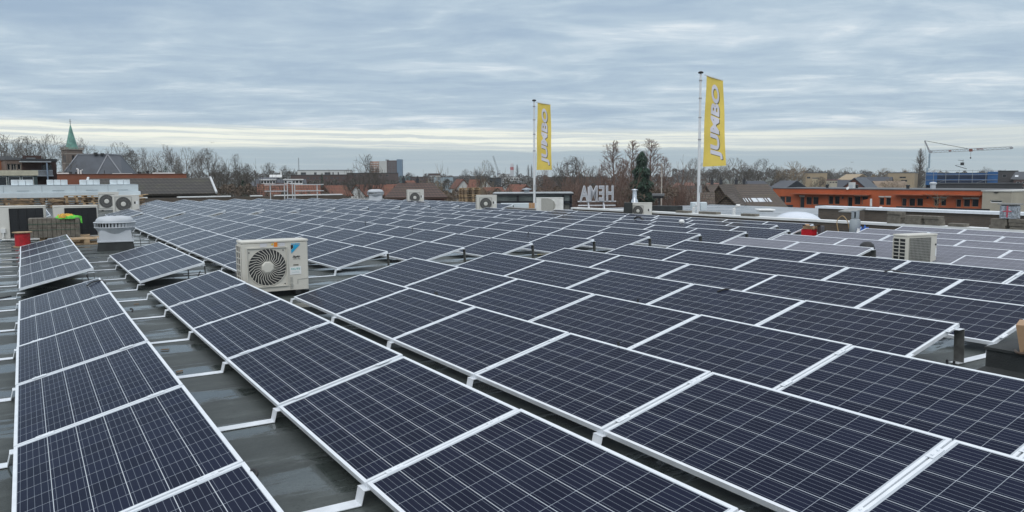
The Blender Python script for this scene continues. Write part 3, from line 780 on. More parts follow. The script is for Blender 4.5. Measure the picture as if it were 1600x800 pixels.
for nm, px in (('leftmost', -3), ('second from the left', 44), ('middle', 91), ('second from the right', 136), ('rightmost', 179.5)):
    z2 = at(px, 281, 50.5).z
    oo = thing('roof_box', 'small white ribbed box on top of the metal duct, %s of five' % nm, 'roof box', (q.x+math.cos(face(96))*(px-96)*mpp, q.y+math.sin(face(96))*(px-96)*mpp, zt+.004), face(96), 'box units on the metal duct')
    b = MB()
    for i in range(3): b.bbox((-14+i*9.5)*mpp, (-14+i*9.5+9.1)*mpp, .25, 1.3, 0, z2-zt, .02)
    b.build('box', mat('white_box', (.66, .72, .75), .5), oo)

# ------------------------------------------------------------------ small things on the right of the roof
def stack(label, px, py_base, x, n, W_=.62, H=.085, D=.26):
    W_ *= .66
    q = onx(px, py_base, x); o = thing('paver_stack', label, 'pavers', (x, q.y, .332), R.uniform(-.06, .06), 'paver stacks on the parapet')
    b = MB()
    for i in range(n):
        e1, e2 = R.uniform(-.02, .02), R.uniform(-.02, .02)
        b.bbox(-D/2+e1, D/2+e1, -W_/2+e2, W_/2+e2, i*H+.001, (i+1)*H-.003, .008)
    b.build('pavers', CONC, o); return o
for lb, px, n, w_ in (('taller concrete paver stack on the parapet, left of two similar stacks', 1400, 4, .62), ('concrete paver stack on the parapet, middle of the three by the pale panels', 1430, 3, .70),
                      ('concrete paver stack on the parapet, right of the three by the pale panels', 1460, 3, .66), ('single low layer of concrete pavers on the white parapet', 1498, 1, .66),
                      ('concrete paver stack on the parapet under the strapped bundle', 1563, 3, .60), ('concrete paver stack at the right edge of the photo on the parapet', 1596, 3, .70)):
    stack(lb, px, 352, 21.28, n, w_)
for lb, px, n, w_ in (('low line of concrete pavers on the parapet right of the second flagpole', 1108, 1, 1.3), ('low line of concrete pavers on the parapet left of the second flagpole', 1068, 1, .9), ('low line of concrete pavers on the parapet left of the white dome', 1172, 1, .9)):
    stack(lb, px, 334, 21.28, n, w_)
p_ = onx(1578, 350, 21.33)
o = thing('wrapped_bundle', 'grey foil wrapped bundle with a red cross of strap standing on the parapet', 'bundle', (21.3, p_.y, .60), .05)
b = MB(); b.bbox(-.15, .15, -.19, .19, 0, .34, .03); b.build('bundle', mat('foil_wrap', (.36, .39, .43), .25, .3, .45, 14, .8, 14), o)
b = MB(); b.box(-.158, -.152, -.018, .018, 0.03, .32); b.box(-.160, -.1585, -.10, .10, .17, .195); b.build('strap', mat('strap_red', (.55, .10, .14), .5), o)
b = MB(); b.box(-.17, .17, -.23, .23, .342, .38); b.build('lid', mat('grey_flashing', (.27, .27, .26), .6), o)

q = onx(1246, 346, 21.0); mp = 26.0/F
o = thing('dome_skylight', 'large white domed skylight behind the last dark panel row', 'skylight', (22.2, onx(1246, 346, 22.2).y, 0))
b = MB(); b.box(-.66, .66, -.84, .84, -1.19, .22); b.build('curb', WHITE, o)
b = MB(); b.lathe([(1.0, 0), (.97, .05), (.86, .12), (.66, .20), (.38, .26), (0.001, .28)], 28, (0, 0, .225), 0, .62, .80); b.build('dome', mat('milky_dome', (.66, .71, .78), .25, 0, .03, 1), o, True)

q = onz(1336, 357, 0)
o = thing('gas_bottle', 'grey gas bottle with collar standing by the right parapet', 'gas bottle', (20.55, onx(1336, 350, 20.55).y, 0))
b = MB(); b.lathe([(.13, 0), (.15, .03), (.15, .36), (.13, .43), (.06, .47), (.03, .48)], 20); b.build('bottle', mat('grey_bottle', (.36, .40, .43), .4), o, True)
b = MB()
for i in range(12):
    if i % 4 == 0: continue
    a = 2*PI*i/12; b.box(-.03, .03, .095, .105, .46, .66, 0, Matrix.Rotation(a, 4, 'Z'))
b.lathe([(.11, .655), (.112, .68), (.098, .68), (.098, .655)], 16); b.build('collar', mat('grey_bottle', (.36, .40, .43), .4), o)
def loop(label, cat, pts, r, m, name='hose'):
    b = MB(); n = 10; P = [Vector(p) for p in pts]; out = []
    for i in range(len(P)-1):
        p0, p1, p2, p3 = P[max(i-1, 0)], P[i], P[i+1], P[min(i+2, len(P)-1)]
        for j in range(n):
            t = j/n; out.append(.5*((2*p1)+(p2-p0)*t+(2*p0-5*p1+4*p2-p3)*t*t+(3*p1-p0-3*p2+p3)*t**3))
    out.append(P[-1]); b.tube(out, r, 6)
    return tag(b.build(name, m, None, True), label, cat)
G0 = Vector((20.5, onx(1318, 350, 20.5).y, 0)); rg = Vector((-.0, -1, 0))
loop('yellowish gas hose looping up beside the grey gas bottle', 'hose', [G0+Vector((0, .15, .02)), G0+Vector((0, .22, .35)), G0+Vector((0, .05, .52)), G0+Vector((0, -.12, .38)), G0+Vector((0, -.22, .12)), G0+Vector((.05, -.40, .03)), G0+Vector((.05, -.62, .10))], .013, mat('hose_tan', (.40, .27, .13), .5))
loop('thin dark torch hose lying between the hose loop and the gas bottle', 'hose', [G0+Vector((.1, .3, .03)), G0+Vector((.1, .1, .08)), G0+Vector((.1, -.2, .03)), G0+Vector((.1, -.5, .06)), G0+Vector((.1, -.7, .03))], .014, BLACK)
q = Vector((20.5, onx(1350, 356, 20.5).y, 0))
o = thing('blue_bag', 'blue and white plastic bag slumped right of the gas bottle', 'bag', q)
lump('bag', mat('bag_blue', (.02, .11, .42), .4, 0, .3, 10), o, (0, 0, 0), .18, .20, .30, 11); lump('bag_print', WHITE, o, (-.09, .09, .04), .09, .07, .22, 17, 10)
q = Vector((20.5, onx(1370, 357, 20.5).y, 0))
o = thing('torch_head', 'small dark roofing torch head lying right of the blue bag', 'torch', q)
b = MB(); b.lathe([(.05, 0), (.07, .04), (.07, .16), (.04, .2)], 12); b.build('cup', BLACK, o, True, rot=(.5, .4, 0)); b = MB(); b.tube([(0, 0, .05), (.0, -.22, .07)], .015, 6); b.build('handle', BLACK, o)
q = Vector((19.3, onx(1264, 367, 19.3).y, 0))
o = thing('red_crate', 'red plastic crate at the end of the dark rows', 'crate', q, .1); o.scale = (.72, .72, .72)
b = MB(); b.box(-.2, .2, -.22, .22, 0, .02); b.box(-.2, -.18, -.22, .22, .0205, .24); b.box(.18, .2, -.22, .22, .0205, .24); b.box(-.18, .18, -.22, -.2, .0205, .24); b.box(-.18, .18, .2, .22, .0205, .24); b.build('crate', mat('crate_red', (.55, .012, .02), .45), o)
o = thing('cardboard_box', 'crumpled open cardboard carton resting on the red crate', 'box', (q.x, q.y-.02, .178), .3); o.scale = (.66, .66, .6)
b = MB(); b.bbox(-.22, .22, -.26, .24, 0, .11, .02); b.add([(-.22, -.24, .11), (-.22, .2, .12), (-.34, .22, .20), (-.36, -.2, .16)], [(0, 1, 2, 3)]); b.add([(-.2, -.26, .11), (.2, -.26, .11), (.25, -.42, .19), (-.15, -.44, .22)], [(0, 1, 2, 3)]); b.add([(-.15, .05, .115), (.2, .05, .115), (.22, .12, .22), (-.12, .2, .24)], [(0, 1, 2, 3)]); b.build('carton', CARD, o)
o = thing('roof_hatch', 'small grey covered roof outlet box beside the red crate', 'roof outlet', (q.x+.2, onx(1283, 362, 19.5).y, 0)); o.scale = (.62, .62, .8)
b = MB(); b.bbox(-.12, .12, -.10, .10, 0, .34, .02); b.build('box', mat('outlet_grey', (.10, .10, .11), .6), o); b = MB(); b.box(-.18, .18, -.5, -.12, .0, .10); b.build('step', CONC, o)
q = onz(1351, 386, .30)
o = thing('dark_dome', 'rounded black bag poking up behind the pale panel row', 'bag', (q.x+.15, q.y+.05, 0))
b = MB(); b.lathe([(.15, 0), (.15, .26), (.13, .34), (.07, .39), (.001, .40)], 16); b.build('bag', BLACK, o, True)

# felt-covered upstand and carton, right foreground
q = onz(1541, 546, .26)
o = thing('felt_upstand', 'dark felt covered square upstand at the right edge beside the open row ends', 'upstand', (q.x, q.y, 0), .0)
b = MB(); e_ = .16
b.add([(-e_, e_, .002), (1.3+e_, e_, .002), (1.3+e_, -1.5, .002), (-e_, -1.5, .002), (0, 0, .12), (1.3, 0, .12), (1.3, -1.5, .12), (0, -1.5, .12), (0, 0, .26), (1.3, 0, .26), (1.3, -1.5, .26), (0, -1.5, .26)],
      [(0, 1, 5, 4), (1, 2, 6, 5), (2, 3, 7, 6), (3, 0, 4, 7), (4, 5, 9, 8), (5, 6, 10, 9), (6, 7, 11, 10), (7, 4, 8, 11), (8, 9, 10, 11)])
b.build('upstand', BITU, o)
b = MB(); b.box(-.012, 1.31, -1.5, .012, .262, .285); b.build('lid', BITU, o)
q2 = onz(1600, 548, .29)
o = thing('cardboard_box', 'tan cardboard box standing on the felt upstand at the right edge', 'box', (q2.x+.065, q2.y-.15, .29), .35); o.scale = (.9, .9, .82)
b = MB(); b.add([(-.14, -.2, 0), (.14, -.2, 0), (.14, .2, 0), (-.14, .2, 0), (-.18, -.2, .30), (.14, -.22, .30), (.14, .24, .28), (-.19, .24, .28)], [(3, 2, 1, 0), (0, 1, 5, 4), (1, 2, 6, 5), (2, 3, 7, 6), (3, 0, 4, 7), (4, 5, 6, 7)]); b.build('carton', CARD, o)
loop('loose black and brown cable coil under the tan cardboard box', 'cable', [(q2.x-.10, q2.y+.02, .30), (q2.x-.2, q2.y-.06, .305), (q2.x-.12, q2.y-.16, .31), (q2.x-.02, q2.y-.2, .30), (q2.x-.16, q2.y-.12, .32), (q2.x-.05, q2.y-.02, .31)], .011, mat('cable_brown', (.06, .035, .02), .5), 'cable_coil')

# cable plugs poking over the high edges
def plugs(label, px, py, row, n=2, lean=.25, L=.085):
    q = onx(px, py, row*P_+HX+.012)
    o = thing('cable_plug', label, 'cable plug', (q.x, q.y, q.z-.05), 0, 'black cable plugs along the panel edges')
    for i in range(n):
        b = MB(); y = -.05*i
        z_ = 1.0 if row < 4 else .6; b.tube([(0, y, -.05), (0, y, .02), (-.004, y+lean*.03, .03), (-.006, y+lean*.05, .03+L*.5*z_)], .007, 6); b.tube([(-.003, y+lean*.02, .025), (-.006, y+lean*.045, .03+L*.45*z_)], .010, 6)
        b.build('plug', BLACK, o, True)
for px, py, row, n, lb in ((682, 459, 2, 2, 'pair of black plugs above the third row beside the big cream unit'), (753, 424, 3, 1, 'single black plug on the fourth row near its far end'), (797, 432, 3, 1, 'single black plug on the fourth row beside a panel joint'),
                           (997, 470, 3, 1, 'single black plug on the fourth row, toward the middle of the photo'), (968, 538, 2, 1, 'single black plug on the third row in mid foreground'), (1017, 403, 5, 1, 'single black plug on the sixth row edge'),
                           (1121, 395, 6, 2, 'pair of black plugs above the seventh row'), (1480, 566, 3, 2, 'pair of stout black plugs in front of the open row end'), (1073, 378, 7, 2, 'pair of black plugs at the far end of the eighth row'),
                           (644, 356, 4, 1, 'tiny black plug far off between middle block rows'), (571, 346, 4, 1, 'tiny black plug far off left of the middle block'), (825, 363, 5, 1, 'tiny black plug beside a joint of the middle block'),
                           (801, 350, 7, 1, 'tiny black plug in front of the far cream fan unit'), (908, 361, 7, 2, 'pair of tiny black plugs right of the middle block joint'), (724, 352, 6, 1, 'tiny black plug left of the far cream fan unit'), (985, 356, 9, 1, 'tiny black plug below the black looped cable')):
    plugs(lb, px, py, row, n, R.uniform(-.6, .6))
def flat_plug(label, px, py, row):
    q = onx(px, py, row*P_+HX-.03); c_ = Vector((q.x, q.y, q.z+.006))
    return loop(label, 'cable plug', [c_+Vector((-.11, .03, -.012)), c_+Vector((-.02, .0, .012)), c_+Vector((.03, -.06, .004)), c_+Vector((.05, -.22, -.02))], .010, BLACK, 'cable_end')
flat_plug('black cable end lying flat over the panel joint in the right middle', 1392, 424, 6)
flat_plug('black cable end lying on the panel edge in the centre right', 1134, 454, 4)
# cable on the leftmost row
pc = lambda x, y, dz=.012: Vector((x*math.cos(TILT), y, ZL+x*math.sin(TILT)+dz))
loop('black cable lying across the corner of the leftmost near panel', 'cable', [pc(.80, -.55), pc(.86, -.42, .02), pc(.93, -.36, .012), pc(1.0, -.38, .0), pc(1.03, -.45, -.04)], .010, BLACK, 'cable')
loop('thin black cable hanging between the leftmost blocks', 'cable', [pc(.9, 1.15, -.06), pc(.92, .95, -.14), pc(.9, .7, -.20), pc(.95, .4, -.22), pc(.97, .1, -.12), pc(.99, -.1, -.03)], .008, BLACK, 'cable')
loop('black cable running over the roof at the left edge beside the first rail', 'cable', [(-1.4, .95, .015), (-.8, 1.0, .015), (-.4, 1.05, .02), (-.1, 1.25, .03)], .014, BLACK, 'cable')
for i, (px, py, lb) in enumerate(((322, 640, 'black plug hanging on the right edge of the leftmost row'), (209, 482, 'small black clip on the right edge of the leftmost row far end'), (404, 733, 'black cable loop under the clamp of the nearest left panel'))):
    q = onx(px, py, HX+.03)
    loop(lb, 'cable plug', [(q.x-.03, q.y+.02, q.z-.005), (q.x-.018, q.y+.01, q.z-.003), (q.x-.012, q.y-.012, q.z-.012), (q.x-.02, q.y-.024, q.z-.03)], .009, BLACK, 'cable_plug')
loop('black cable looping out under the second row at its gap', 'cable', [(P_+HX-.05, 1.2, .22), (P_+HX-.12, 1.0, .12), (P_+HX+.02, .8, .06), (P_+HX+.25, .7, .05), (P_+HX+.42, .85, .12), (P_+HX+.45, 1.0, .2)], .010, BLACK, 'cable')
q = onx(997, 344, 10*P_+HX)
loop('black flexible pipe bent in an arch with white end behind the middle rows', 'pipe', [(q.x+.05, q.y+.30, .15), (q.x+.05, q.y+.24, .34), (q.x+.05, q.y+.04, .42), (q.x+.05, q.y-.16, .34), (q.x+.05, q.y-.22, .2)], .03, BLACK, 'flexible_pipe')
for px, py, row, s_, lb in ((1065, 350, 10, 1.0, 'small white upturned paper cup on a panel edge right of the black arched pipe'), (1076, 355, 10, .6, 'smaller white paper cup on a panel edge, right of the other cup')):
    q = onx(px, py, row*P_+HX)
    o = thing('paper_cup', lb, 'cup', (q.x, q.y, q.z-.06)); b = MB(); b.lathe([(.03*s_, 0), (.07*s_, .06*s_), (.09*s_, .14*s_), (.05*s_, .19*s_), (.001, .20*s_)], 10); b.build('cup', WHITE, o, True)
for px, py, lb in ((213, 475, 'small brown wood chip on the wet roof in the left gap, farther one'), (258, 546, 'small brown wood chip on the wet roof in the left gap, nearer one'), (280, 580, 'tiny dark twig on the wet roof in the left gap')):
    q = onz(px, py, .01); o = thing('wood_chip', lb, 'debris', (q.x, q.y, .006), R.uniform(0, 3)); o.scale = (.6, .6, .6)
    b = MB(); b.add([(-.07, -.02, 0), (.05, -.028, 0), (.075, .012, 0), (-.05, .022, 0), (-.065, -.016, .013), (.046, -.022, .015), (.068, .01, .012), (-.045, .018, .016)], [(3, 2, 1, 0), (4, 5, 6, 7), (0, 1, 5, 4), (1, 2, 6, 5), (2, 3, 7, 6), (3, 0, 4, 7)]); b.build('chip', WOOD_D, o)

# ------------------------------------------------------------------ flagpoles and banners
POLE = mat('pole_white', (.70, .72, .73), .35, 0, .04, 1)
FLAGY = mat('banner_yellow', (.76, .585, .12), .75, 0, .07, 1.2)
LETW = mat('banner_letters', (.66, .65, .72), .75, 0, .03, 2); LETS = mat('banner_shadow', (.10, .09, .045), .75)
def flag(lab_p, lab_f, base, top, depth, tl, tr, br, bl, body):
    B0 = at(base[0], base[1], depth); T0 = at(top[0], top[1], depth)
    o = thing('flagpole', lab_p, 'flagpole', (B0.x, B0.y, -.2), 0, 'flagpoles beside the roof')
    z1 = T0.z+.2; b = MB(); b.tube([(0, 0, 0), (0, 0, z1*.5), (0, 0, z1)], .070, 14, 0, .045); b.build('pole', POLE, o, True)
    b = MB(); b.lathe([(.02, 0), (.10, .015), (.12, .06), (.07, .10), (.001, .115)], 16, (0, 0, z1)); b.build('cap', BLACK, o, True)
    for t in (.55, .70, .83, .95):
        b = MB(); b.lathe([(.058, 0), (.072, .01), (.072, .05), (.058, .06)], 12, (0, 0, z1*t)); b.build('fitting', mat('pole_fitting', (.35, .36, .37), .5), o)
    b = MB(); b.box(-.03, .03, -.14, -.07, 1.2, 1.5); b.build('cleat', mat('pole_fitting', (.35, .36, .37), .5), o)
    m = depth/F; hgt = at(*bl, depth); up0 = at(*tl, depth)
    rz = face((tl[0]+tr[0])/2)
    f = thing('banner_flag', lab_f, 'banner', (hgt.x, hgt.y, hgt.z), rz, 'yellow banners')
    H = up0.z-hgt.z; wt, wb = (tr[0]-tl[0])*m, (br[0]-bl[0])*m; Wd = max(wt, wb)*1.05
    xl = (tl[0]-bl[0])*m
    def S(u, v, off=0.0):
        wd = wb + (wt-wb)*v; dy = math.sqrt(max(0, Wd*Wd-wd*wd))
        x = xl*v + u*wd + .012*math.sin(9*v+2*u); y = u*dy*.9 + .075*u*math.sin(7.5*v+2.2*u+.6) + .03*math.sin(PI*u)*math.sin(15*v-3*u) - off
        drop = (tr[1]-tl[1])*m*v + (br[1]-bl[1])*m*(1-v)
        return (x, y, v*H - u*drop)
    nu, nv = 10, 36
    b = MB()
    for off, rev in ((0, 0), (-.006, 1)):
        vs = [S(i/nu, j/nv, off) for j in range(nv+1) for i in range(nu+1)]
        b.add(vs, [(j*(nu+1)+i, j*(nu+1)+i+1, (j+1)*(nu+1)+i+1, (j+1)*(nu+1)+i) for j in range(nv) for i in range(nu)])
    me_o = b.build('cloth', FLAGY, f, True)
    b = MB(); a0, a1 = S(-.12, 1.0), S(1.02, 1.0)
    b.bar((a0[0], a0[1]+.02, a0[2]+.02), (a1[0], a1[1]+.02, a1[2]+.02), .035); b.build('arm', POLE, f)
    for off, m_, du, dv, nm in ((.004, LETS, .035, -.010, 'lettering_shadow'), (.008, LETW, 0, 0, 'lettering')):
        t = text(nm, body, 1.0, m_, f, Matrix.Identity(4), shear=.16, offset=.040, extrude=0.0, spacing=1.0)
        xs = [v.co.x for v in t.data.vertices]; ys = [v.co.y for v in t.data.vertices]
        bm = bmesh.new(); bm.from_mesh(t.data)
        bmesh.ops.subdivide_edges(bm, edges=[e for e in bm.edges if e.calc_length() > .12], cuts=3, use_grid_fill=False)
        bmesh.ops.triangulate(bm, faces=bm.faces); bm.to_mesh(t.data); bm.free()
        x0, x1, y0, y1 = min(xs), max(xs), min(ys), max(ys)
        for v in t.data.vertices:
            vv = .075 + .855*(v.co.x-x0)/(x1-x0); uu = .86 - .56*(v.co.y-y0)/(y1-y0)
            v.co = Vector(S(uu+du, vv+dv, off))
        t.data.update()
flag('tall white flagpole with black cap right of the dark evergreen', 'tall yellow banner with white vertical lettering, nearer and larger one', (1091, 329), (1097.5, 118), 34.0, (1101, 120.5), (1126.5, 126.5), (1133, 259), (1098, 260.5), 'JUMBO')
flag('thinner white flagpole with black cap behind the wide white unit', 'smaller yellow banner with white vertical lettering, farther left one', (835, 322), (837, 160), 43.0, (840, 161.5), (860.5, 164), (862, 265.5), (838.5, 265.5), 'JUMBO')

# ------------------------------------------------------------------ mirrored roof sign seen from behind
q = at(933, 313.5, 35.0)
o = thing('roof_sign', 'grey channel letter sign seen from behind on a steel rack', 'sign', (q.x, q.y, q.z), face(933, .10))
SIGN = mat('sign_grey', (.40, .41, .44), .45, .2, .06, 3); SIGN_L = mat('sign_rim', (.62, .63, .66), .4, .1, .05, 3)
MIR = Matrix.Diagonal((-1, 1, 1, 1))
mpp = 35/F
t = text('lettering', 'HEMA', .95, SIGN_L, o, Matrix.Translation((0, 0, .34)) @ MIR @ FRONT, offset=.034, extrude=.05, spacing=1.16)
xs = [v.co.x for v in t.data.vertices]; s_ = 53*mpp/(max(xs)-min(xs)); zs = [v.co.z for v in t.data.vertices]; sz = 23.5*mpp/(max(zs)-min(zs)); z0 = min(zs)
for v in t.data.vertices: v.co.x *= s_; v.co.z = (v.co.z-z0)*sz
t2 = text('lettering_back', 'HEMA', .95, SIGN, o, Matrix.Translation((0, -.054, .34)) @ MIR @ FRONT, offset=.004, extrude=.004, spacing=1.16)
zs2 = [v.co.z for v in t2.data.vertices]; zc = (min(zs2)+max(zs2))/2; zc1 = 23.5*mpp/2
for v in t2.data.vertices: v.co.x *= s_; v.co.z = zc1+(v.co.z-zc)*sz
b = MB(); b.box(-.86, .86, .07, .12, -.06, -.01); b.box(-.84, .84, .07, .12, -.24, -.19)
for x in (-.38, .30):
    b.box(x-.03, x+.03, .125, .17, -.45, .62); b.bar((x, .15, -.10), (x, -.55, -.46), .05); b.bar((x, .15, -.46), (x, -.6, -.46), .06)
b.build('rack', SIGN_L, o)
b = MB()
for x in (-.38, .30): b.box(x-.16, x+.16, -.75, .3, -.62, -.49)
b.build('ballast', BLACK, o)
# steel chimney pipe on a dark box
q = at(989, 328, 30.6)
o = thing('black_roof_box', 'black felt covered roof box left of the low cream unit', 'roof box', (q.x, q.y, 0), face(985))
b = MB(); b.add([(-.40, -.1, 0), (-.02, -.1, 0), (-.02, .4, 0), (-.40, .4, 0), (-.34, -.1, .68), (-.02, -.1, .68), (-.02, .4, .68), (-.34, .4, .68)], [(0, 1, 5, 4), (1, 2, 6, 5), (2, 3, 7, 6), (3, 0, 4, 7), (4, 5, 6, 7)]); b.build('box', BITU, o)
q = at(991.5, 317, 31.6)
o = thing('vent_pipe', 'shiny steel chimney pipe with rain cap in front of the dark evergreen', 'vent pipe', (q.x, q.y, 0))
STEEL = mat('stainless', (.55, .58, .62), .25, .6, .08, 5)
zt = at(991.5, 295, 31.6).z; b = MB(); b.lathe([(.14, 0), (.14, zt*.60), (.085, zt*.68), (.08, zt-.09)], 18); b.build('pipe', STEEL, o, True)
b = MB(); b.lathe([(.075, zt-.09), (.075, zt-.05)], 14); b.lathe([(.13, zt-.05), (.12, zt-.03), (.02, zt)], 18); b.build('cap', STEEL, o)
# black framed roof lantern
q = at(833, 322, 46); mpp = 46/F
o = thing('roof_lantern', 'black framed glass roof lantern behind the wide white unit', 'roof lantern', (q.x, q.y, -.2), face(833))
zt = at(833, 301, 46).z+.2; x0, x1 = (773-833)*mpp, (893-833)*mpp
b = MB()
for x in (x0+.05, (x0+x1)/2-.9, (x0+x1)/2+.05, x1-.5, x1-.05): b.box(x-.07, x+.07, 0, .14, 0, zt-.16)
b.box(x0-.12, x1+.12, -.1, 2.6, zt-.155, zt-.06); b.box(x0, x1, .0, .14, .35, .5); b.build('frame', mat('black_frame', (.012, .014, .018), .4), o)
b = MB(); b.box(x0, x1, .05, .07, .505, zt-.16); b.build('pane', mat('lantern_glass', (.13, .15, .145), .12, 0, .3, .8), o)
b = MB(); b.box(x0-.1, x1+.1, -.08, 2.58, zt-.058, zt); b.build('roof', mat('lantern_roof', (.40, .42, .43), .4, 0, .2, 2), o)
b = MB(); b.box(x0+.1, x1-.1, .2, 2.3, 0, .5); b.build('inner_wall', mat('lantern_inside', (.20, .20, .18), .8), o)
q = at(823, 299.5, 47)
o = thing('roof_cowl', 'small grey vent cowl on top of the roof lantern', 'vent', (q.x, q.y, zt-.2+.003)); b = MB(); b.lathe([(.16, 0), (.16, .14), (.3, .16), (.28, .20), (.02, .28)], 16); b.build('cowl', mat('cowl_grey', (.30, .33, .36), .4, .3), o, True)
q = at(817, 325, 44)
o = thing('white_roof_panel', 'pale metal plate box on the parapet under the roof lantern', 'roof box', (q.x, q.y, -.2), face(817)); b = MB(); b.bbox(-1.25, 1.15, 0, .5, 0, at(817, 317.5, 44).z+.2, .02); b.build('box', DUCT, o)
o = thing('brick_stack', 'small stack of tan bricks left of the wide white unit', 'bricks', (at(831, 323, 38.6).x, at(831, 323, 38.6).y, 0), face(831))
b = MB()
for i in range(9):
    for j in range(2): b.bbox(-.15+j*.15, -.005+j*.15, -.1, .1, i*.048+.001, (i+1)*.048-.003, .006)
b.build('bricks', mat('tan_brick', (.42, .25, .13), .8, 0, .3, 20), o)

# guard rail at the far edge
q = at(460, 312, 52.5); mpp = 52.5/F
o = thing('guard_rail', 'white steel guard rail with a gate at the far edge of the roof', 'guard rail', (q.x, q.y, 0), face(460))
RAIL = mat('rail_white', (.54, .56, .57), .4, 0, .05, 3); zf = lambda py: at(460, py, 52.5).z
b = MB()
for x0, x1 in ((416, 449), (462, 505)):
    for py in (288.5, 298.3): b.bar(((x0-460)*mpp, 0, zf(py)), ((x1-460)*mpp, 0, zf(py)), .055)
b.build('rails', RAIL, o)
b = MB()
for px in (424.5, 445.5, 450, 457.5, 461, 495): b.bar(((px-460)*mpp, .06, 0), ((px-460)*mpp, .06, zf(288 if px not in (450, 457.5) else 283.5)), .06)
b.bar(((449-460)*mpp, .06, zf(283.5)), ((459-460)*mpp, .06, zf(283.5)), .06); b.build('posts', RAIL, o)

# ------------------------------------------------------------------ street level, town beyond
GROUND = mat('ground_soil', (.075, .080, .060), .95, 0, .35, .02)
b = MB(); b.add([(-6000, -2000, GZ-.02), (6000, -2000, GZ-.02), (6000, 7000, GZ-.02), (-6000, 7000, GZ-.02)], [(0, 1, 2, 3)])
tag(b.build('ground', GROUND), kind='structure')

def facade(b, x0, x1, z0, z1, holes, y=0.0, dep=.15, mi=0):
    """wall in the x-z plane with real openings and reveals"""
    xs = sorted({x0, x1, *[v for h in holes for v in h[:2]]}); zs = sorted({z0, z1, *[v for h in holes for v in h[2:]]})
    for xa, xb in zip(xs, xs[1:]):
        for za, zb in zip(zs, zs[1:]):
            cx, cz = (xa+xb)/2, (za+zb)/2
            if any(h[0] < cx < h[1] and h[2] < cz < h[3] for h in holes): continue
            b.quad((xa, y, za), (xb, y, za), (xb, y, zb), (xa, y, zb), mi)
    for hx0, hx1, hz0, hz1 in holes:
        c = [(hx0, hz0), (hx1, hz0), (hx1, hz1), (hx0, hz1)]
        for (xa, za), (xb, zb) in zip(c, c[1:]+c[:1]): b.quad((xa, y, za), (xb, y, zb), (xb, y+dep, zb), (xa, y+dep, za), mi)

def window(root, h, frame, fw=.07, y=.10, mull=1, name='window', glass=None):
    x0, x1, z0, z1 = h
    b = MB(); b.box(x0, x0+fw, y, y+.06, z0, z1); b.box(x1-fw, x1, y, y+.06, z0, z1); b.box(x0+fw, x1-fw, y, y+.06, z0, z0+fw); b.box(x0+fw, x1-fw, y, y+.06, z1-fw, z1)
    for i in range(1, mull):
        x = x0+(x1-x0)*i/mull; b.box(x-fw/2, x+fw/2, y, y+.06, z0+fw, z1-fw)
    w = b.build(name, frame, root)
    b = MB(); b.quad((x0, y+.03, z0), (x1, y+.03, z0), (x1, y+.03, z1), (x0, y+.03, z1)); b.build('pane', glass or GLASSD, w)
    return w

def block(name, label, cat, px0, px1, py, depth, dlen, wall, roof, wins=(), extra=0.0, group=None, frame=None, parapet=.25, base=None):
    """flat roofed building; front face spans px0..px1 with its top at py; wins in pixels (x0, x1, ytop, ybottom, mullions)"""
    frame = frame or (WHITE if depth < 200 else mat('far_frame', (.20, .20, .21), .6)); pm = (px0+px1)/2; q = at(pm, py, depth); m = depth/F; zt = q.z-GZ
    o = thing(name, label, cat, (q.x, q.y, GZ), face(pm, extra), group); x0, x1 = (px0-pm)*m, (px1-pm)*m
    hs = [((w[0]-pm)*m, (w[1]-pm)*m, at(pm, w[3], depth).z-GZ, at(pm, w[2], depth).z-GZ, w[4] if len(w) > 4 else 1) for w in wins]
    b = MB(); facade(b, x0, x1, 0, zt, [h[:4] for h in hs])
    b.quad((x1, 0, 0), (x1, dlen, 0), (x1, dlen, zt), (x1, 0, zt)); b.quad((x0, dlen, 0), (x0, 0, 0), (x0, 0, zt), (x0, dlen, zt)); b.quad((x1, dlen, 0), (x0, dlen, 0), (x0, dlen, zt), (x1, dlen, zt))
    b.build('wall', wall, o)
    b = MB(); e = .08
    b.box(x0-e, x1+e, -e, dlen+e, zt+.002, zt+parapet); b.build('roof', roof, o)
    for h in hs: window(o, h[:4], frame, max(.06, .35*m), mull=h[4])
    return o

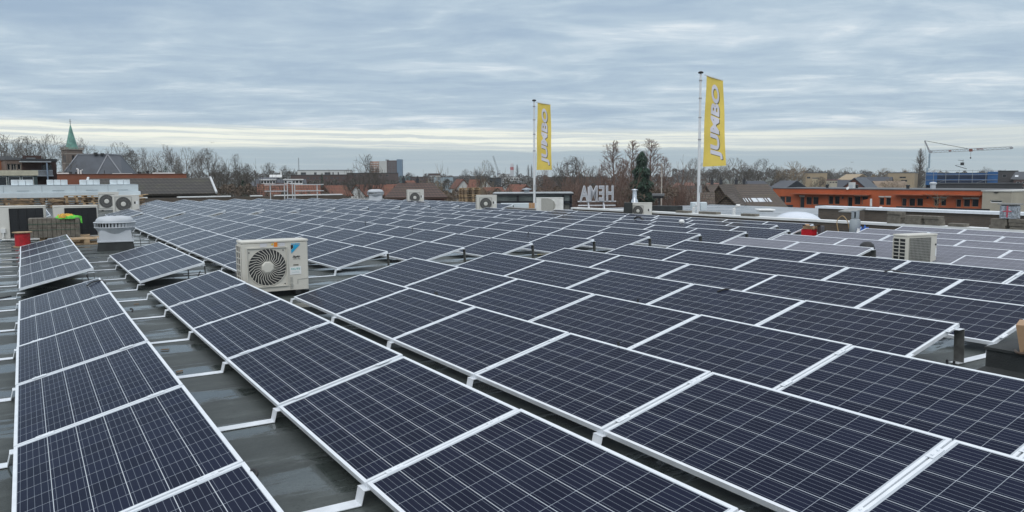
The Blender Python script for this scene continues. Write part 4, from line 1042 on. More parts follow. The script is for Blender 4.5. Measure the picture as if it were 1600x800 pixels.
def house(label, px0, px1, py_ridge, py_eave, depth, dlen, roofm, wallm, gable=False, extra=0.0, name='house', group='houses of the town', chimneys=(), hip=0.0, wins=(), frame=WHITE, trim=None):
    """pitched roof house; gable=True turns the gable to the viewer"""
    pm = (px0+px1)/2; q = at(pm, py_eave, depth); m = depth/F
    zr, ze = at(pm, py_ridge, depth).z-GZ, q.z-GZ; ze = max(ze, 1.2)
    o = thing(name, label, 'house', (q.x, q.y, GZ), face(pm, extra), group); w = (px1-px0)*m/2; e = .35
    if gable:
        b = MB()
        hs = [((v[0]-pm)*m, (v[1]-pm)*m, at(pm, v[3], depth).z-GZ, at(pm, v[2], depth).z-GZ) for v in wins]
        facade(b, -w, w, 0, ze, [h for h in hs if h[3] < ze])
        b.add([(-w, 0, ze), (w, 0, ze), (0, 0, zr)], [(0, 1, 2)]); b.add([(-w, dlen, ze), (w, dlen, ze), (0, dlen, zr)], [(2, 1, 0)])
        b.quad((-w, dlen, 0), (-w, 0, 0), (-w, 0, ze), (-w, dlen, ze)); b.quad((w, 0, 0), (w, dlen, 0), (w, dlen, ze), (w, 0, ze)); b.build('wall', wallm, o)
        sl = (zr-ze)/w; b = MB()
        for s in (-1, 1):
            b.add([(s*(w+e), -e, ze-sl*e+.03), (0, -e, zr+.03), (0, dlen+e, zr+.03), (s*(w+e), dlen+e, ze-sl*e+.03), (s*(w+e), -e, ze-sl*e+.20), (0, -e, zr+.20), (0, dlen+e, zr+.20), (s*(w+e), dlen+e, ze-sl*e+.20)],
                  [(0, 1, 2, 3), (4, 7, 6, 5), (0, 4, 5, 1), (3, 2, 6, 7), (0, 3, 7, 4)])
        rf = b.build('roof', roofm, o)
        for h in hs: window(o, h, frame, max(.06, .4*m))
        ridge = lambda px: ((px-pm)*m, dlen*.4)
    else:
        b = MB(); hs = [((v[0]-pm)*m, (v[1]-pm)*m, at(pm, v[3], depth).z-GZ, at(pm, v[2], depth).z-GZ) for v in wins]
        facade(b, -w, w, 0, ze, hs); hw = dlen/2; hp = hip*m
        if hp < .3:
            for s in (-1, 1): b.add([(s*w, 0, 0), (s*w, dlen, 0), (s*w, dlen, ze), (s*w, hw, zr), (s*w, 0, ze)], [(0, 1, 2, 3, 4)])
        else:
            for s in (-1, 1): b.add([(s*w, 0, 0), (s*w, dlen, 0), (s*w, dlen, ze), (s*w, 0, ze)], [(0, 1, 2, 3)])
        b.quad((w, dlen, 0), (-w, dlen, 0), (-w, dlen, ze), (w, dlen, ze)); b.build('wall', wallm, o)
        b = MB(); t = .16; el = 0 if hp < .3 else e
        A = [(-w-e, -e, ze-.1), (w+e, -e, ze-.1), (w+e-hp-(e if hp else 0), hw, zr), (-w-e+hp+(e if hp else 0), hw, zr), (w+e, dlen+e, ze-.1), (-w-e, dlen+e, ze-.1)]
        n = len(A); vs = A+[(x, y, z+t) for x, y, z in A]
        fs = [(6, 7, 8, 9), (9, 8, 10, 11), (7, 10, 8), (6, 9, 11), (0, 3, 2, 1), (3, 5, 4, 2), (1, 2, 4), (0, 5, 3), (0, 1, 7, 6), (1, 4, 10, 7), (4, 5, 11, 10), (5, 0, 6, 11)]
        b.add(vs, fs); rf = b.build('roof', roofm, o)
        if trim:
            b = MB()
            for i, j in ((1, 2), (0, 3)): b.bar(Vector(A[i])+Vector((.03, -.03, t+.05)), Vector(A[j])+Vector((.03, -.03, t+.05)), .16)
            b.build('verge', trim, o)
        for h in hs: window(o, h, frame, max(.06, .4*m))
        ridge = lambda px: ((px-pm)*m, hw)
    for c in chimneys:
        px, wpx, pt = c[:3]; x, y = ridge(px); zt = at(px, pt, depth).z-GZ; hw_ = wpx*m/2
        b = MB(); b.box(x-hw_, x+hw_, y-hw_, y+hw_, zr-1.6, zt); b.box(x-hw_*1.15, x+hw_*1.15, y-hw_*1.15, y+hw_*1.15, zt+.002, zt+.12); b.box(x-hw_*.4, x+hw_*.4, y-hw_*.4, y+hw_*.4, zt+.122, zt+.4)
        b.build('chimney', c[3] if len(c) > 3 else mat('dark_chimney', (.045, .048, .055), .8), rf)
    return o

TERRA = tilemat('terracotta_tiles', (.26, .085, .045), (.20, .070, .040), mossamt=.3)
TERRA_L = tilemat('faded_terracotta_tiles', (.33, .16, .12), (.27, .13, .10), mossamt=.15)
TBROWN = tilemat('brown_tiles', (.135, .098, .074), (.100, .074, .056), (.13, .12, .035), .35)
TDARK = tilemat('dark_tiles', (.062, .052, .042), (.044, .038, .031), (.075, .080, .022), .4)
TRED = tilemat('red_brown_tiles', (.105, .058, .042), (.090, .050, .038), mossamt=.15)
SLATE = mat('slate', (.060, .068, .082), .55, 0, .25, .35)
SLATE_D = mat('slate_dark', (.040, .046, .060), .6, 0, .2, .4)
OBRICK = brickmat('orange_brick', (.36, .115, .045), (.29, .090, .038), (.24, .12, .07), stain=.2)
BBRICK = brickmat('church_brick', (.20, .135, .105), (.16, .11, .09), (.22, .19, .16), stain=.25)
PBRICK = brickmat('purple_brick', (.105, .060, .055), (.085, .050, .048), (.10, .08, .075), stain=.2)
RBRICK = brickmat('red_brick', (.19, .055, .040), (.15, .048, .036), (.16, .11, .09), stain=.2)
YBRICK = brickmat('yellow_brick', (.40, .31, .20), (.35, .27, .18), (.36, .30, .22), stain=.15)
RENDER_W = mat('white_render', (.60, .61, .60), .8, 0, .1, .4)
RENDER_B = mat('beige_panel', (.42, .385, .31), .7, 0, .08, .6)
ROOFG = mat('grey_roofing', (.12, .125, .13), .7, 0, .2, .3)
ROOFB = mat('black_roofing', (.025, .027, .030), .7, 0, .2, .3)

# left
block('apartment_block', 'orange brick flat building at the far left, partly cut by the photo edge', 'building', -70, 10.5, 247.5, 78, 9, OBRICK, ROOFG)
block('apartment_block', 'grey brown brick building with a window row right of the far left orange one', 'building', 10.8, 37, 250, 77, 8, BBRICK, ROOFG, [(12.5, 17, 256, 266, 1), (17.8, 25, 256, 266, 2), (26, 31, 256, 265, 1)], .12, frame=mat('frame_beige', (.4, .38, .33), .5))
o = block('apartment_block', 'dark brick building with flat canopy and blue post, left of the church', 'building', 38, 84, 252.5, 72, 8, mat('dark_red_brick', (.062, .036, .032), .85, 0, .2, .5), ROOFB, [(64, 77.5, 257, 267, 2)], frame=mat('frame_slate', (.07, .08, .10), .5))
m_ = 72/F; pm = 61
b = MB(); b.box((39-pm)*m_, (65-pm)*m_, 1.5, 6, at(pm, 252, 72).z-GZ+.26, at(pm, 242.5, 72).z-GZ); b.build('penthouse', mat('dark_red_brick', (.062, .036, .032), .85), o)
b = MB(); b.box((44-pm)*m_, (56.5-pm)*m_, 1.45, 1.49, at(pm, 252, 72).z-GZ+.28, at(pm, 246, 72).z-GZ); b.build('shutter', mat('shutter_grey', (.20, .22, .23), .5), o)
b = MB(); b.box((35-pm)*m_, (77-pm)*m_, -1.6, -.1, at(pm, 254, 72).z-GZ, at(pm, 252.4, 72).z-GZ); b.build('canopy', mat('canopy_grey', (.30, .33, .36), .5), o)
b = MB(); b.box((71-pm)*m_-.06, (71-pm)*m_+.06, -1.55, -1.43, at(pm, 283, 72).z-GZ, at(pm, 254.1, 72).z-GZ); b.build('post', mat('post_blue', (.20, .26, .34), .5), o)
b = MB(); z0, z1 = at(pm, 273.5, 72).z-GZ, at(pm, 267, 72).z-GZ
for i in range(44):
    x = (50-pm)*m_+(28*m_)*i/43; b.box(x-.012, x+.012, -1.4, -1.37, z0, z1)
b.box((50-pm)*m_, (78.5-pm)*m_, -1.42, -1.35, z1, z1+.06); b.box((49-pm)*m_, (79-pm)*m_, -1.5, -.05, z0-.12, z0); b.build('balcony', mat('rail_grey', (.24, .27, .30), .5), o)
o = block('pavilion', 'low pavilion with a cream roof edge and tall glass front at the far left', 'building', -60, 49, 274.5, 62, 8, mat('pavilion_dark', (.04, .06, .06), .5), mat('cream_fascia', (.50, .47, .36), .6), [(-40, -12, 275.5, 295, 2), (-10, 8, 275.5, 295, 1), (9.5, 26, 275.5, 295, 1), (28, 44, 275.5, 295, 1)], frame=mat('frame_white', (.6, .62, .6), .5), parapet=.42)
OB = mat('orange_panel', (.255, .092, .052), .75, 0, .12, .35)
o = block('low_building', 'long low orange brick building in front of the church', 'building', 77, 283, 272.3, 88, 9, OB, mat('roof_edge', (.20, .085, .05), .6), parapet=.05)
m_ = 88/F; pm = 180
b = MB(); b.box((86-pm)*m_, (117-pm)*m_, 3, 3.6, at(pm, 272, 88).z-GZ+.06, at(pm, 269.5, 88).z-GZ); b.box((235-pm)*m_, (269-pm)*m_, 3, 3.6, at(pm, 272, 88).z-GZ+.06, at(pm, 269.5, 88).z-GZ); b.box((176-pm)*m_, (205-pm)*m_, 3.2, 3.6, at(pm, 272, 88).z-GZ+.06, at(pm, 270.5, 88).z-GZ); b.build('skylight', WHITE, o)
b = MB()
for px, w, t in ((118, 4, 268), (129, 10, 268.5), (215, 5, 268.5), (227, 4, 267), (165, 1, 266)): b.box((px-w/2-pm)*m_, (px+w/2-pm)*m_, 2, 2.6, at(pm, 272, 88).z-GZ+.06, at(pm, t, 88).z-GZ)
b.build('roof_plant', BLACK, o)
b = MB(); x = (129-pm)*m_; z = at(pm, 270, 88).z-GZ; b.tube([(x, 1.5, z-.2), (x, 1.5, z+.40), (x-.18, 1.5, z+.46)], .09, 8); b.tube([(x+.25, 1.5, z-.2), (x+.25, 1.5, z+.3), (x+.45, 1.5, z+.36)], .08, 8); b.build('vent', WHITE, o)
for px in (257.5-143, 225): pass
house('brown tiled low house with pale verge in front of the orange brick building', 150, 324, 281.5, 304, 62, 12, TDARK, BROWN, trim=mat('verge_white', (.55, .57, .58), .6))

# church
CH = thing('church_tower', 'brick church tower with a green copper spire', 'church tower', (0, 0, 0), face(114.5, .35))
DC = 230; q = at(114.5, 270, DC); CH.location = (q.x, q.y, GZ); m_ = DC/F; zz = lambda py: at(114.5, py, DC).z-GZ
hw = 13.2*m_/2*2/1.28/1.0
hw = 2.15
b = MB(); facade(b, -hw, hw, 0, zz(234), [(-.9, -.15, zz(253.5), zz(243)), (.15, .9, zz(253.5), zz(243))], -hw, .4)
b.quad((hw, -hw, 0), (hw, hw, 0), (hw, hw, zz(234)), (hw, -hw, zz(234))); b.quad((-hw, hw, 0), (-hw, -hw, 0), (-hw, -hw, zz(234)), (-hw, hw, zz(234))); b.quad((hw, hw, 0), (-hw, hw, 0), (-hw, hw, zz(234)), (hw, hw, zz(234)))
b.build('wall', BBRICK, CH)
b = MB(); b.box(-.95, .95, -hw+.42, -hw+.46, zz(253.5), zz(243)); b.box(-hw+.5, -hw+.6, -1, 1, zz(253.5), zz(243)); b.build('louvre', DARK, CH)
b = MB(); b.box(-hw-.004, -hw-.001, -.9, -.15, zz(253.5), zz(243)); b.box(-hw-.004, -hw-.001, .15, .9, zz(253.5), zz(243)); b.build('louvre', DARK, CH)
b = MB()
for py in (240.5, 255.5): b.box(-hw-.08, hw+.08, -hw-.08, hw+.08, zz(py)-.12, zz(py)+.12)
b.box(-hw-.35, hw+.35, -hw-.35, hw+.35, zz(234.4), zz(233.2)); b.build('string_course', mat('pale_stone', (.34, .30, .26), .8), CH)
b = MB()
for sx in (-1, 1):
    for sy in (-1, 1): b.box(sx*hw-.18, sx*hw+.18, sy*hw-.18, sy*hw+.18, zz(233.1), zz(230.5))
for i in range(9):
    t = -hw+2*hw*i/8
    for s in (-1, 1): b.box(t-.05, t+.05, s*hw-.05, s*hw+.05, zz(233.1), zz(231.2)); b.box(s*hw-.05, s*hw+.05, t-.05, t+.05, zz(233.1), zz(231.2))
b.box(-hw-.1, hw+.1, -hw-.1, -hw+.1, zz(231.2), zz(230.8)); b.box(-hw-.1, -hw+.1, -hw+.1, hw-.1, zz(231.2), zz(230.8)); b.build('balustrade', mat('pale_stone', (.34, .30, .26), .8), CH)
COPPER = mat('green_copper', (.15, .33, .26), .6, 0, .25, .5, col2=(.07, .17, .15))
b = MB(); n = 8; prof = [(zz(233), 1.72), (zz(228), 1.45), (zz(212), .78), (zz(200), .28), (zz(195), .06)]
vs = [(r*math.cos(2*PI*j/n+PI/8), r*math.sin(2*PI*j/n+PI/8), z) for z, r in prof for j in range(n)]
b.add(vs, [(i*n+j, i*n+(j+1) % n, (i+1)*n+(j+1) % n, (i+1)*n+j) for i in range(len(prof)-1) for j in range(n)]); b.build('spire', COPPER, CH)
b = MB(); b.tube([(0, 0, zz(196)), (0, 0, zz(186.5))], .07, 6); b.bar((-.35, 0, zz(190)), (.35, 0, zz(190)), .09); b.lathe([(.001, 0), (.16, .12), (.001, .26)], 8, (0, 0, zz(194))); b.build('cross', mat('dark_iron', (.03, .03, .03), .5), CH)
# church hall with hipped slate roof
q = at(160, 272, 205); m_ = 205/F; zz = lambda py: at(160, py, 205).z-GZ
CHH = thing('church_hall', 'large church hall with a hipped slate roof and pale hip lines', 'church', (q.x, q.y, GZ), face(160)); xx = lambda px: (px-160)*m_
b = MB(); b.box(xx(104), xx(210), 0, 17, 0, zz(272)); b.build('wall', BBRICK, CHH)
A = [(xx(105), -.5, zz(273)), (xx(187), -.5, zz(273)), (xx(212), 12, zz(273)), (xx(205), 17.5, zz(273)), (xx(105), 17.5, zz(273)), (xx(127), 6, zz(241)), (xx(169), 6, zz(240.6)), (xx(189), 11, zz(241.2)), (xx(152), -.55, zz(273))]
b = MB(); b.add(A, [(0, 8, 6, 5), (8, 1, 6), (1, 2, 7, 6), (2, 3, 7), (3, 4, 5, 6, 7), (4, 0, 5)]); rf = b.build('roof', SLATE, CHH)
b = MB()
for i, j in ((0, 5), (8, 6), (1, 6), (2, 7)): b.bar(Vector(A[i])+Vector((0, -.05, .05)), Vector(A[j])+Vector((0, -.05, .05)), .28, .12)
b.bar(Vector(A[5])+Vector((0, 0, .1)), Vector(A[6])+Vector((0, 0, .1)), .3); b.bar(Vector(A[6])+Vector((0, 0, .1)), Vector(A[7])+Vector((0, 0, .1)), .3); b.build('hip_lead', mat('lead', (.22, .23, .25), .5), CHH)
b = MB(); b.box(xx(150), xx(155), 5, 7, zz(241), zz(237.5)); b.box(xx(159), xx(164), 5, 7, zz(241), zz(238.5)); b.build('roof_vent', DARK, CHH)

# centre left houses
house('slate blue gabled house behind the dark scrub left of the guard rail', 384, 409, 279, 294, 120, 10, SLATE, PBRICK, extra=-.5)
o = house('terrace house with dark roof, white dormers and terracotta lower roof behind the guard rail', 404, 475, 282, 291.5, 112, 9, SLATE_D, OBRICK)
m_ = 112/F; pm = 439.5
for x0, x1 in ((409, 431), (444, 472)):
    xa, xb = (x0-pm)*m_, (x1-pm)*m_; z0, z1 = at(pm, 288, 112).z-GZ, at(pm, 281.4, 112).z-GZ
    b = MB(); b.box(xa-.12, xb+.12, .3, 4, z1+.001, z1+.14); b.box(xa, xb, .5, 4, z0, z1); dm = b.build('dormer', WHITE, o)
    b = MB(); n = 5
    for i in range(n): b.box(xa+(xb-xa)*(i+.14)/n, xa+(xb-xa)*(i+.86)/n, .48, .497, z0+.18, z1-.1)
    b.build('pane', GLASSD, dm)
house('terracotta roof seen through the left half of the guard rail', 407, 449, 289.5, 309, 96, 8, TERRA, OBRICK)
house('terracotta roof seen through the right half of the guard rail', 459, 497, 290.5, 309, 96, 8, TERRA, OBRICK)
house('small white building with a chimney above the dormer roof', 424, 438, 274, 277, 170, 6, RENDER_W, RENDER_W, chimneys=[(439, 2.5, 269, RENDER_W)])
o = block('school_building', 'long low white building with a dark brick lower part, left of the tall block', 'building', 466, 549, 266.5, 330, 14, RENDER_W, ROOFG, [(471, 479, 269.2, 272.8, 4), (491, 495, 269.2, 272.8, 2), (507, 516, 269.2, 272.8, 4), (519, 521, 269, 272.8, 1), (527, 529, 269, 272.8, 1)])
block('brick_block', 'wide dark brick building below the white one, left of the tall block', 'building', 456, 552, 273.8, 300, 12, PBRICK, ROOFB, [(480+i*9, 484+i*9, 277, 279.5, 2) for i in range(7)])
block('brick_block', 'dark brick row building behind the bare tree in the middle left', 'building', 543, 622, 271, 310, 12, mat('dull_brick', (.11, .085, .08), .85, 0, .2, .2), ROOFB, [(552+i*10, 557+i*10, 273, 275.5, 2) for i in range(6)])
DT = 760
o = block('tower_block', 'tall purple brick tower block wing with a blue end', 'building', 604.5, 619.5, 251, DT, 16, PBRICK, ROOFG, [(606+i*4.4, 609+i*4.4, 253.5+j*3.6, 255.4+j*3.6, 2) for i in range(3) for j in range(6)], -.1)
m_ = DT/F; zf = lambda py: at(612, py, DT).z-GZ
b = MB(); b.box((592.5-612)*m_, (604.3-612)*m_, -1, 14, 0, zf(251.5)); b.build('white_gable', mat('tower_white', (.50, .50, .48), .8, 0, .05, .05), o)
b = MB(); b.box((578.5-612)*m_, (592.3-612)*m_, 0, 12, 0, zf(252.0)); b.build('balcony_wing', mat('tower_orange', (.40, .22, .15), .8, 0, .1, .05), o)
b = MB()
for j in range(6):
    for i in range(3): b.box((579.5+i*4.4-612)*m_, (582.6+i*4.4-612)*m_, -.8, -.02, zf(256+j*3.6), zf(254.2+j*3.6))
b.build('balcony', mat('balcony_white', (.55, .52, .5), .7), o)
b = MB(); b.box((619.7-612)*m_, (627.5-612)*m_, .5, 14, 0, zf(248.9)); b.build('blue_stair_tower', mat('tower_blue', (.14, .21, .29), .6, 0, .08, .05), o)
b = MB(); b.box((602-612)*m_, (607-612)*m_, 2, 6, zf(251)+.3, zf(249.3)); b.build('roof_plant', ROOFG, o)
o = thing('radio_mast', 'thin lattice radio mast above the low white building', 'mast', at(467, 268, 900), face(467)); o.location.z = GZ
b = MB(); zt = at(467, 246.5, 900).z-GZ
for x, y in ((-.6, -.5), (.6, -.5), (0, .6)): b.bar((x*1.3, y, 0), (x*.7, y, zt), .25)
for i in range(24): b.bar((-.8+.01*i, 0, zt*i/24), (.8-.01*i, 0, zt*(i+1)/24), .16)
b.build('mast', mat('mast_grey', (.22, .24, .27), .6), o)
house('large red brown tiled roof right of the bare tree, behind the small far unit', 606, 694, 288.5, 309, 78, 11, TRED, RBRICK, hip=16, chimneys=[(630, 4.5, 280.5), (653, 4.5, 281)])
for i, (a, z, r, e, d, lb) in enumerate(((520, 549, 291, 306, 130, 'terracotta roofed house directly right of the guard rail'), (545, 570, 290, 304, 140, 'terracotta roofed house left of the bare tree trunk'), (576, 606, 291, 306, 128, 'terracotta roofed house between the bare tree and the brown roof'), (595, 622, 289.5, 300, 150, 'terracotta roofed house peeping over the left slope of the brown roof'),
     (714, 734, 281, 293, 190, 'terracotta house pair left of the far bare tree'), (732, 745, 281.5, 293, 185, 'small terracotta house beside the far bare tree'), (747, 768, 280.5, 293, 180, 'terracotta roof behind the far bare tree, above the pallet tower'), (768, 792, 294.5, 306, 120, 'terracotta roof behind the roof lantern, left one'), (788, 808, 290.5, 303, 130, 'terracotta roof behind the roof lantern, middle one'), (803, 826, 289.5, 300, 150, 'terracotta roof behind the roof lantern, right one'),
     (642, 652, 283, 290, 210, 'small pink terracotta roof above the brown roof ridge'))):
    house(lb, a, z, r, e, d, 9, TERRA, RENDER_W, gable=(i in (1, 4, 6)), extra=R.uniform(-.35, .35), chimneys=[((a+z)/2+3, 1.6, r-2)])
block('teal_building', 'small building with a teal roof right of the tall block', 'building', 625, 642, 276.5, 420, 12, mat('teal_wall', (.10, .18, .19), .7), mat('teal_roof', (.05, .16, .17), .6), [(628, 631, 279, 281), (635, 638, 279, 281)])
block('brick_block', 'dark brick low block right of the teal roof', 'building', 641, 669, 276.8, 400, 12, PBRICK, ROOFB, [(644+i*5, 647+i*5, 279, 281, 2) for i in range(4)])
block('white_building', 'white building with a small brick storey on top, above the brown roof', 'building', 667, 690, 274.5, 450, 12, RENDER_W, ROOFG, [(670+i*5, 673+i*5, 276.5, 279, 2) for i in range(4)])
block('brick_block', 'small brick storey on top of the far white building', 'building', 669, 688, 271.5, 455, 10, PBRICK, ROOFG)
block('blue_hall', 'pale blue flat hall between the brown roof and the terracotta houses', 'building', 678, 708, 277, 380, 20, mat('pale_blue_wall', (.30, .38, .43), .6, 0, .08, .05), ROOFG)
block('hall', 'long dark grey flat hall on the horizon left of the far bare tree', 'building', 700, 765, 275.8, 520, 20, mat('grey_wall', (.16, .17, .18), .7), ROOFG)
block('dark_box', 'dark grey box building right of the far bare tree', 'building', 765, 783, 279, 240, 12, mat('dark_wall', (.055, .062, .07), .7), ROOFB)
block('white_building', 'white stepped building left of the smaller banner', 'building', 784, 812, 276.5, 420, 14, RENDER_W, ROOFG, [(787+i*4, 789.5+i*4, 279, 281.5, 1) for i in range(6)])
block('white_building', 'pale upper storeys of the stepped building on the horizon', 'building', 779, 797, 272.5, 440, 10, RENDER_W, ROOFG, [(781+i*4, 784+i*4, 273.8, 275.3, 1) for i in range(4)])
block('brick_block', 'low pale building beside the smaller banner pole', 'building', 783, 826, 283.5, 300, 12, mat('pale_wall', (.36, .37, .38), .8), ROOFG, [(800+i*5, 803+i*5, 285.5, 287.5) for i in range(5)])
block('brick_block', 'brick low block far off directly left of the smaller banner pole', 'building', 801, 813, 276.5, 460, 10, RBRICK, ROOFG)
block('hall', 'long low brick hall on the horizon right of the smaller banner', 'building', 846, 945, 277.0, 420, 20, mat('brown_wall', (.13, .10, .095), .85), ROOFG)
# far crane, striped water tower
def crane_lattice(b, a, c, w, n, t):
    a, c = Vector(a), Vector(c); ax = (c-a).normalized(); sd = ax.cross(Vector((0, 1, 0))).normalized()*w/2
    for s in (-1, 1): b.bar(a+sd*s, c+sd*s, t)
    for i in range(n): b.bar(a+(c-a)*i/n+sd*(1 if i % 2 else -1), a+(c-a)*(i+1)/n+sd*(-1 if i % 2 else 1), t*.7)
D9 = 1300; q = at(776, 276, D9); o = thing('harbour_crane', 'faint distant lattice crane with a raised jib on the horizon', 'crane', (q.x, q.y, GZ), face(776)); m_ = D9/F; zf = lambda py: at(776, py, D9).z-GZ
b = MB(); crane_lattice(b, (3.5, 0, zf(272)), (-5.6, 0, zf(243.5)), 1.8, 16, .45); crane_lattice(b, (3.5, 0, 0), (3.5, 0, zf(266)), 4.0, 6, .6); b.bar((3.5, 0, zf(266)), (-4.8, 0, zf(247)), .25); b.box(.5, 6.5, -3, 3, zf(274), zf(270.5)); b.build('crane', mat('crane_far', (.16, .17, .19), .6), o)
q = at(800, 276, D9); o = thing('chimney_tower', 'distant white tower with a red band on the horizon', 'tower', (q.x, q.y, GZ), face(800)); zf = lambda py: at(800, py, D9).z-GZ
b = MB(); b.lathe([(2.9, 0), (2.9, zf(265.8))], 16); b.lathe([(2.9, zf(260.9)), (2.6, zf(256)), (1.8, zf(255))], 16); b.build('tower', mat('tower_pale', (.52, .52, .54), .7), o, True)
b = MB(); b.lathe([(3.0, zf(265.7)), (3.0, zf(261))], 16); b.build('band', mat('band_red', (.42, .08, .09), .7), o, True)

# centre right houses
house('terracotta roof row right of the evergreen, left of the flagpole', 1052, 1066, 286.5, 293, 230, 8, TERRA_L, OBRICK, hip=4)
house('terracotta hipped roof just left of the flagpole', 1066, 1087, 286, 293, 235, 8, TERRA_L, OBRICK, hip=5)
house('terracotta hipped roof just right of the flagpole', 1099, 1130, 287, 294, 230, 8, TERRA_L, OBRICK, hip=6)
house('dark roofed house wing between the evergreen and the flagpole', 1056, 1108, 292, 306, 125, 9, TDARK, BROWN, hip=2)
house('mossy brown roofed house left of the steep tiled gable', 1074, 1112, 303, 320, 92, 8, TBROWN, BROWN)
house('small brown gabled house with a pale barge board left of the flagpole', 1058, 1077, 298, 313, 108, 6, TBROWN, RBRICK, gable=True, extra=-.5)
house('steep brown tile hung gable right of the flagpole', 1104, 1142, 291.5, 320, 96, 10, TBROWN, TBROWN, gable=True, extra=-.18)
house('lower brown tile hung gable in front of the steep gable', 1118, 1151, 306.5, 322, 90, 7, TBROWN, TBROWN, gable=True, extra=-.10)
o = house('long brown tiled roof with dark chimneys left of the orange flats', 1128, 1225, 290.5, 324, 104, 22, TBROWN, BROWN, extra=.22, chimneys=[(1135, 4.5, 283), (1150, 4.5, 283), (1176, 4.5, 283), (1189, 4.0, 282.5)])
m_ = 104/F; pm = 1176.5; xx = lambda px: (px-pm)*m_
zr, ze = at(pm, 290.5, 104).z-GZ, at(pm, 324, 104).z-GZ; sl = (zr-ze)/(11.35)
b = MB()
for i, px in enumerate((1152, 1157, 1163, 1167, 1173, 1177.5, 1182, 1186, 1191, 1195, 1199, 1203, 1207)):
    wd = (.35, .12, .35, .30, .14, .14, .35, .32, .35, .3, .14, .14, .3)[i]; x = xx(px)*1.02
    y0, y1 = 1.9, 3.6; z_ = lambda y: ze-.1+.16+(y+.35)*((zr-ze+.1)/(11.0+.35))
    b.add([(x, y0, z_(y0)+.06), (x+wd, y0, z_(y0)+.06), (x+wd, y1, z_(y1)+.06), (x, y1, z_(y1)+.06), (x, y0, z_(y0)+.01), (x+wd, y0, z_(y0)+.01), (x+wd, y1, z_(y1)+.01), (x, y1, z_(y1)+.01)], [(0, 1, 2, 3), (7, 6, 5, 4), (0, 4, 5, 1), (1, 5, 6, 2), (2, 6, 7, 3), (3, 7, 4, 0)])
b.build('roof_light', mat('roof_light_pale', (.62, .66, .70), .15), o)
house('dark grey roofed house behind the chimneys, left of the orange flats', 1174, 1208, 284, 297, 150, 9, SLATE_D, BROWN, extra=.3, hip=3)
house('grey roof with pale verge peeping over the left end of the orange flats', 1199, 1224, 283.5, 297, 160, 9, SLATE, BROWN, extra=-.6)

# orange flats on the far side of the lower roof
XO = 112.0
pa, pb = onx(1208, 295.5, XO), onx(1536, 298, XO)
L = (Vector((pb.x, pb.y, 0))-Vector((pa.x, pa.y, 0))).length
o = thing('orange_flats', 'long orange rendered flats with many windows and a beige end on the right', 'apartments', (XO, pa.y, -7.0), -PI/2)
px2x = lambda px: pa.y-onx(px, 310, XO).y
def zof(px, py): return onx(px, py, XO).z+7.0
ORANGE = mat('orange_render', (.45, .105, .036), .8, 0, .12, .3)
xe, xo = px2x(1538), px2x(1584)
zt0, zt1 = zof(1208, 295.5), zof(1538, 297.2); ztop = (zt0+zt1)/2
wl = [(1218, 1226.5, 306.5, 317), (1226.8, 1236, 306.5, 317), (1249.5, 1257, 307.5, 325), (1259, 1268.5, 307.2, 320), (1269.5, 1279, 307.2, 320), (1294, 1302, 306, 319.5), (1303.5, 1312, 306, 319.5), (1324, 1332, 307.5, 324), (1334.5, 1344.5, 306.5, 320), (1346, 1356, 306.5, 320), (1373.5, 1381.5, 308.5, 321), (1383.5, 1392, 308.5, 321), (1408.5, 1416.5, 309.5, 322.5), (1420, 1430, 309.5, 322.5), (1432, 1442.5, 309.5, 322.5), (1459, 1467, 309.8, 322), (1469.5, 1478.5, 309.8, 322), (1493.5, 1502, 311, 324), (1505, 1516, 311, 323.5), (1518, 1529.5, 311, 323.5)]
holes = [(px2x(a), px2x(c), zof((a+c)/2, e), zof((a+c)/2, t)) for a, c, t, e in wl]
b = MB(); facade(b, 0, xe, 0, ztop, holes, 0, .22); b.quad((0, 12, 0), (0, 0, 0), (0, 0, ztop), (0, 12, ztop)); b.quad((xe, 12, 0), (0, 12, 0), (0, 12, ztop), (xe, 12, ztop)); b.build('wall', ORANGE, o)
b = MB(); b.box(-.1, xe, -.1, 12.1, ztop+.003, ztop+.14); b.build('roof', ROOFG, o)
TANF = mat('frame_tan', (.36, .20, .13), .6)
for i, h in enumerate(holes): window(o, h, TANF, .09, .14, 1, 'window' if i not in (2, 7, 17) else 'door')
b = MB()
for a, c, y0, y1 in ((1241, 1361, 302.8, 304.2), (1400, 1447, 303.5, 305), (1448, 1485, 303.6, 305.1), (1486.5, 1535, 304.2, 305.8)): b.box(px2x(a), px2x(c), -1.0, -.02, zof((a+c)/2, y1), zof((a+c)/2, y0))
b.build('sun_canopy', mat('canopy_orange', (.36, .10, .045), .7), o)
for i in (2, 8, 9, 10, 11, 15, 16, 18, 19):
    h = holes[i]; b = MB(); b.box(h[0]-.05, h[1]+.05, -.05, -.003, h[3]+.02, h[3]+.22); b.build('awning_case', mat('awning_pale', (.52, .50, .46), .6), o)
b = MB()
for px in (1317, 1449.5): b.box(px2x(px)-.12, px2x(px)+.12, -.12, 0, zof(px, 310.5), zof(px, 307.5))
b.build('wall_lamp', BLACK, o)
b = MB(); zt2 = ztop-.05; facade(b, xe+.02, xo, 0, zt2, [(px2x(1551), px2x(1570), zof(1560, 317), zof(1560, 313))], -.6, .2); b.quad((xo, -.6, 0), (xo, 12, 0), (xo, 12, zt2), (xo, -.6, zt2)); b.quad((xe+.02, 11, 0), (xe+.02, -.6, 0), (xe+.02, -.6, zt2), (xe+.02, 11, zt2)); b.build('beige_end', RENDER_B, o)
window(o, (px2x(1551), px2x(1570), zof(1560, 317), zof(1560, 313)), WHITE, .10, -.5)
b = MB(); b.box(xe-.1, xo+.1, -.72, 11.5, zt2+.003, zt2+.16); b.build('coping', mat('coping_pale', (.55, .55, .52), .6), o)
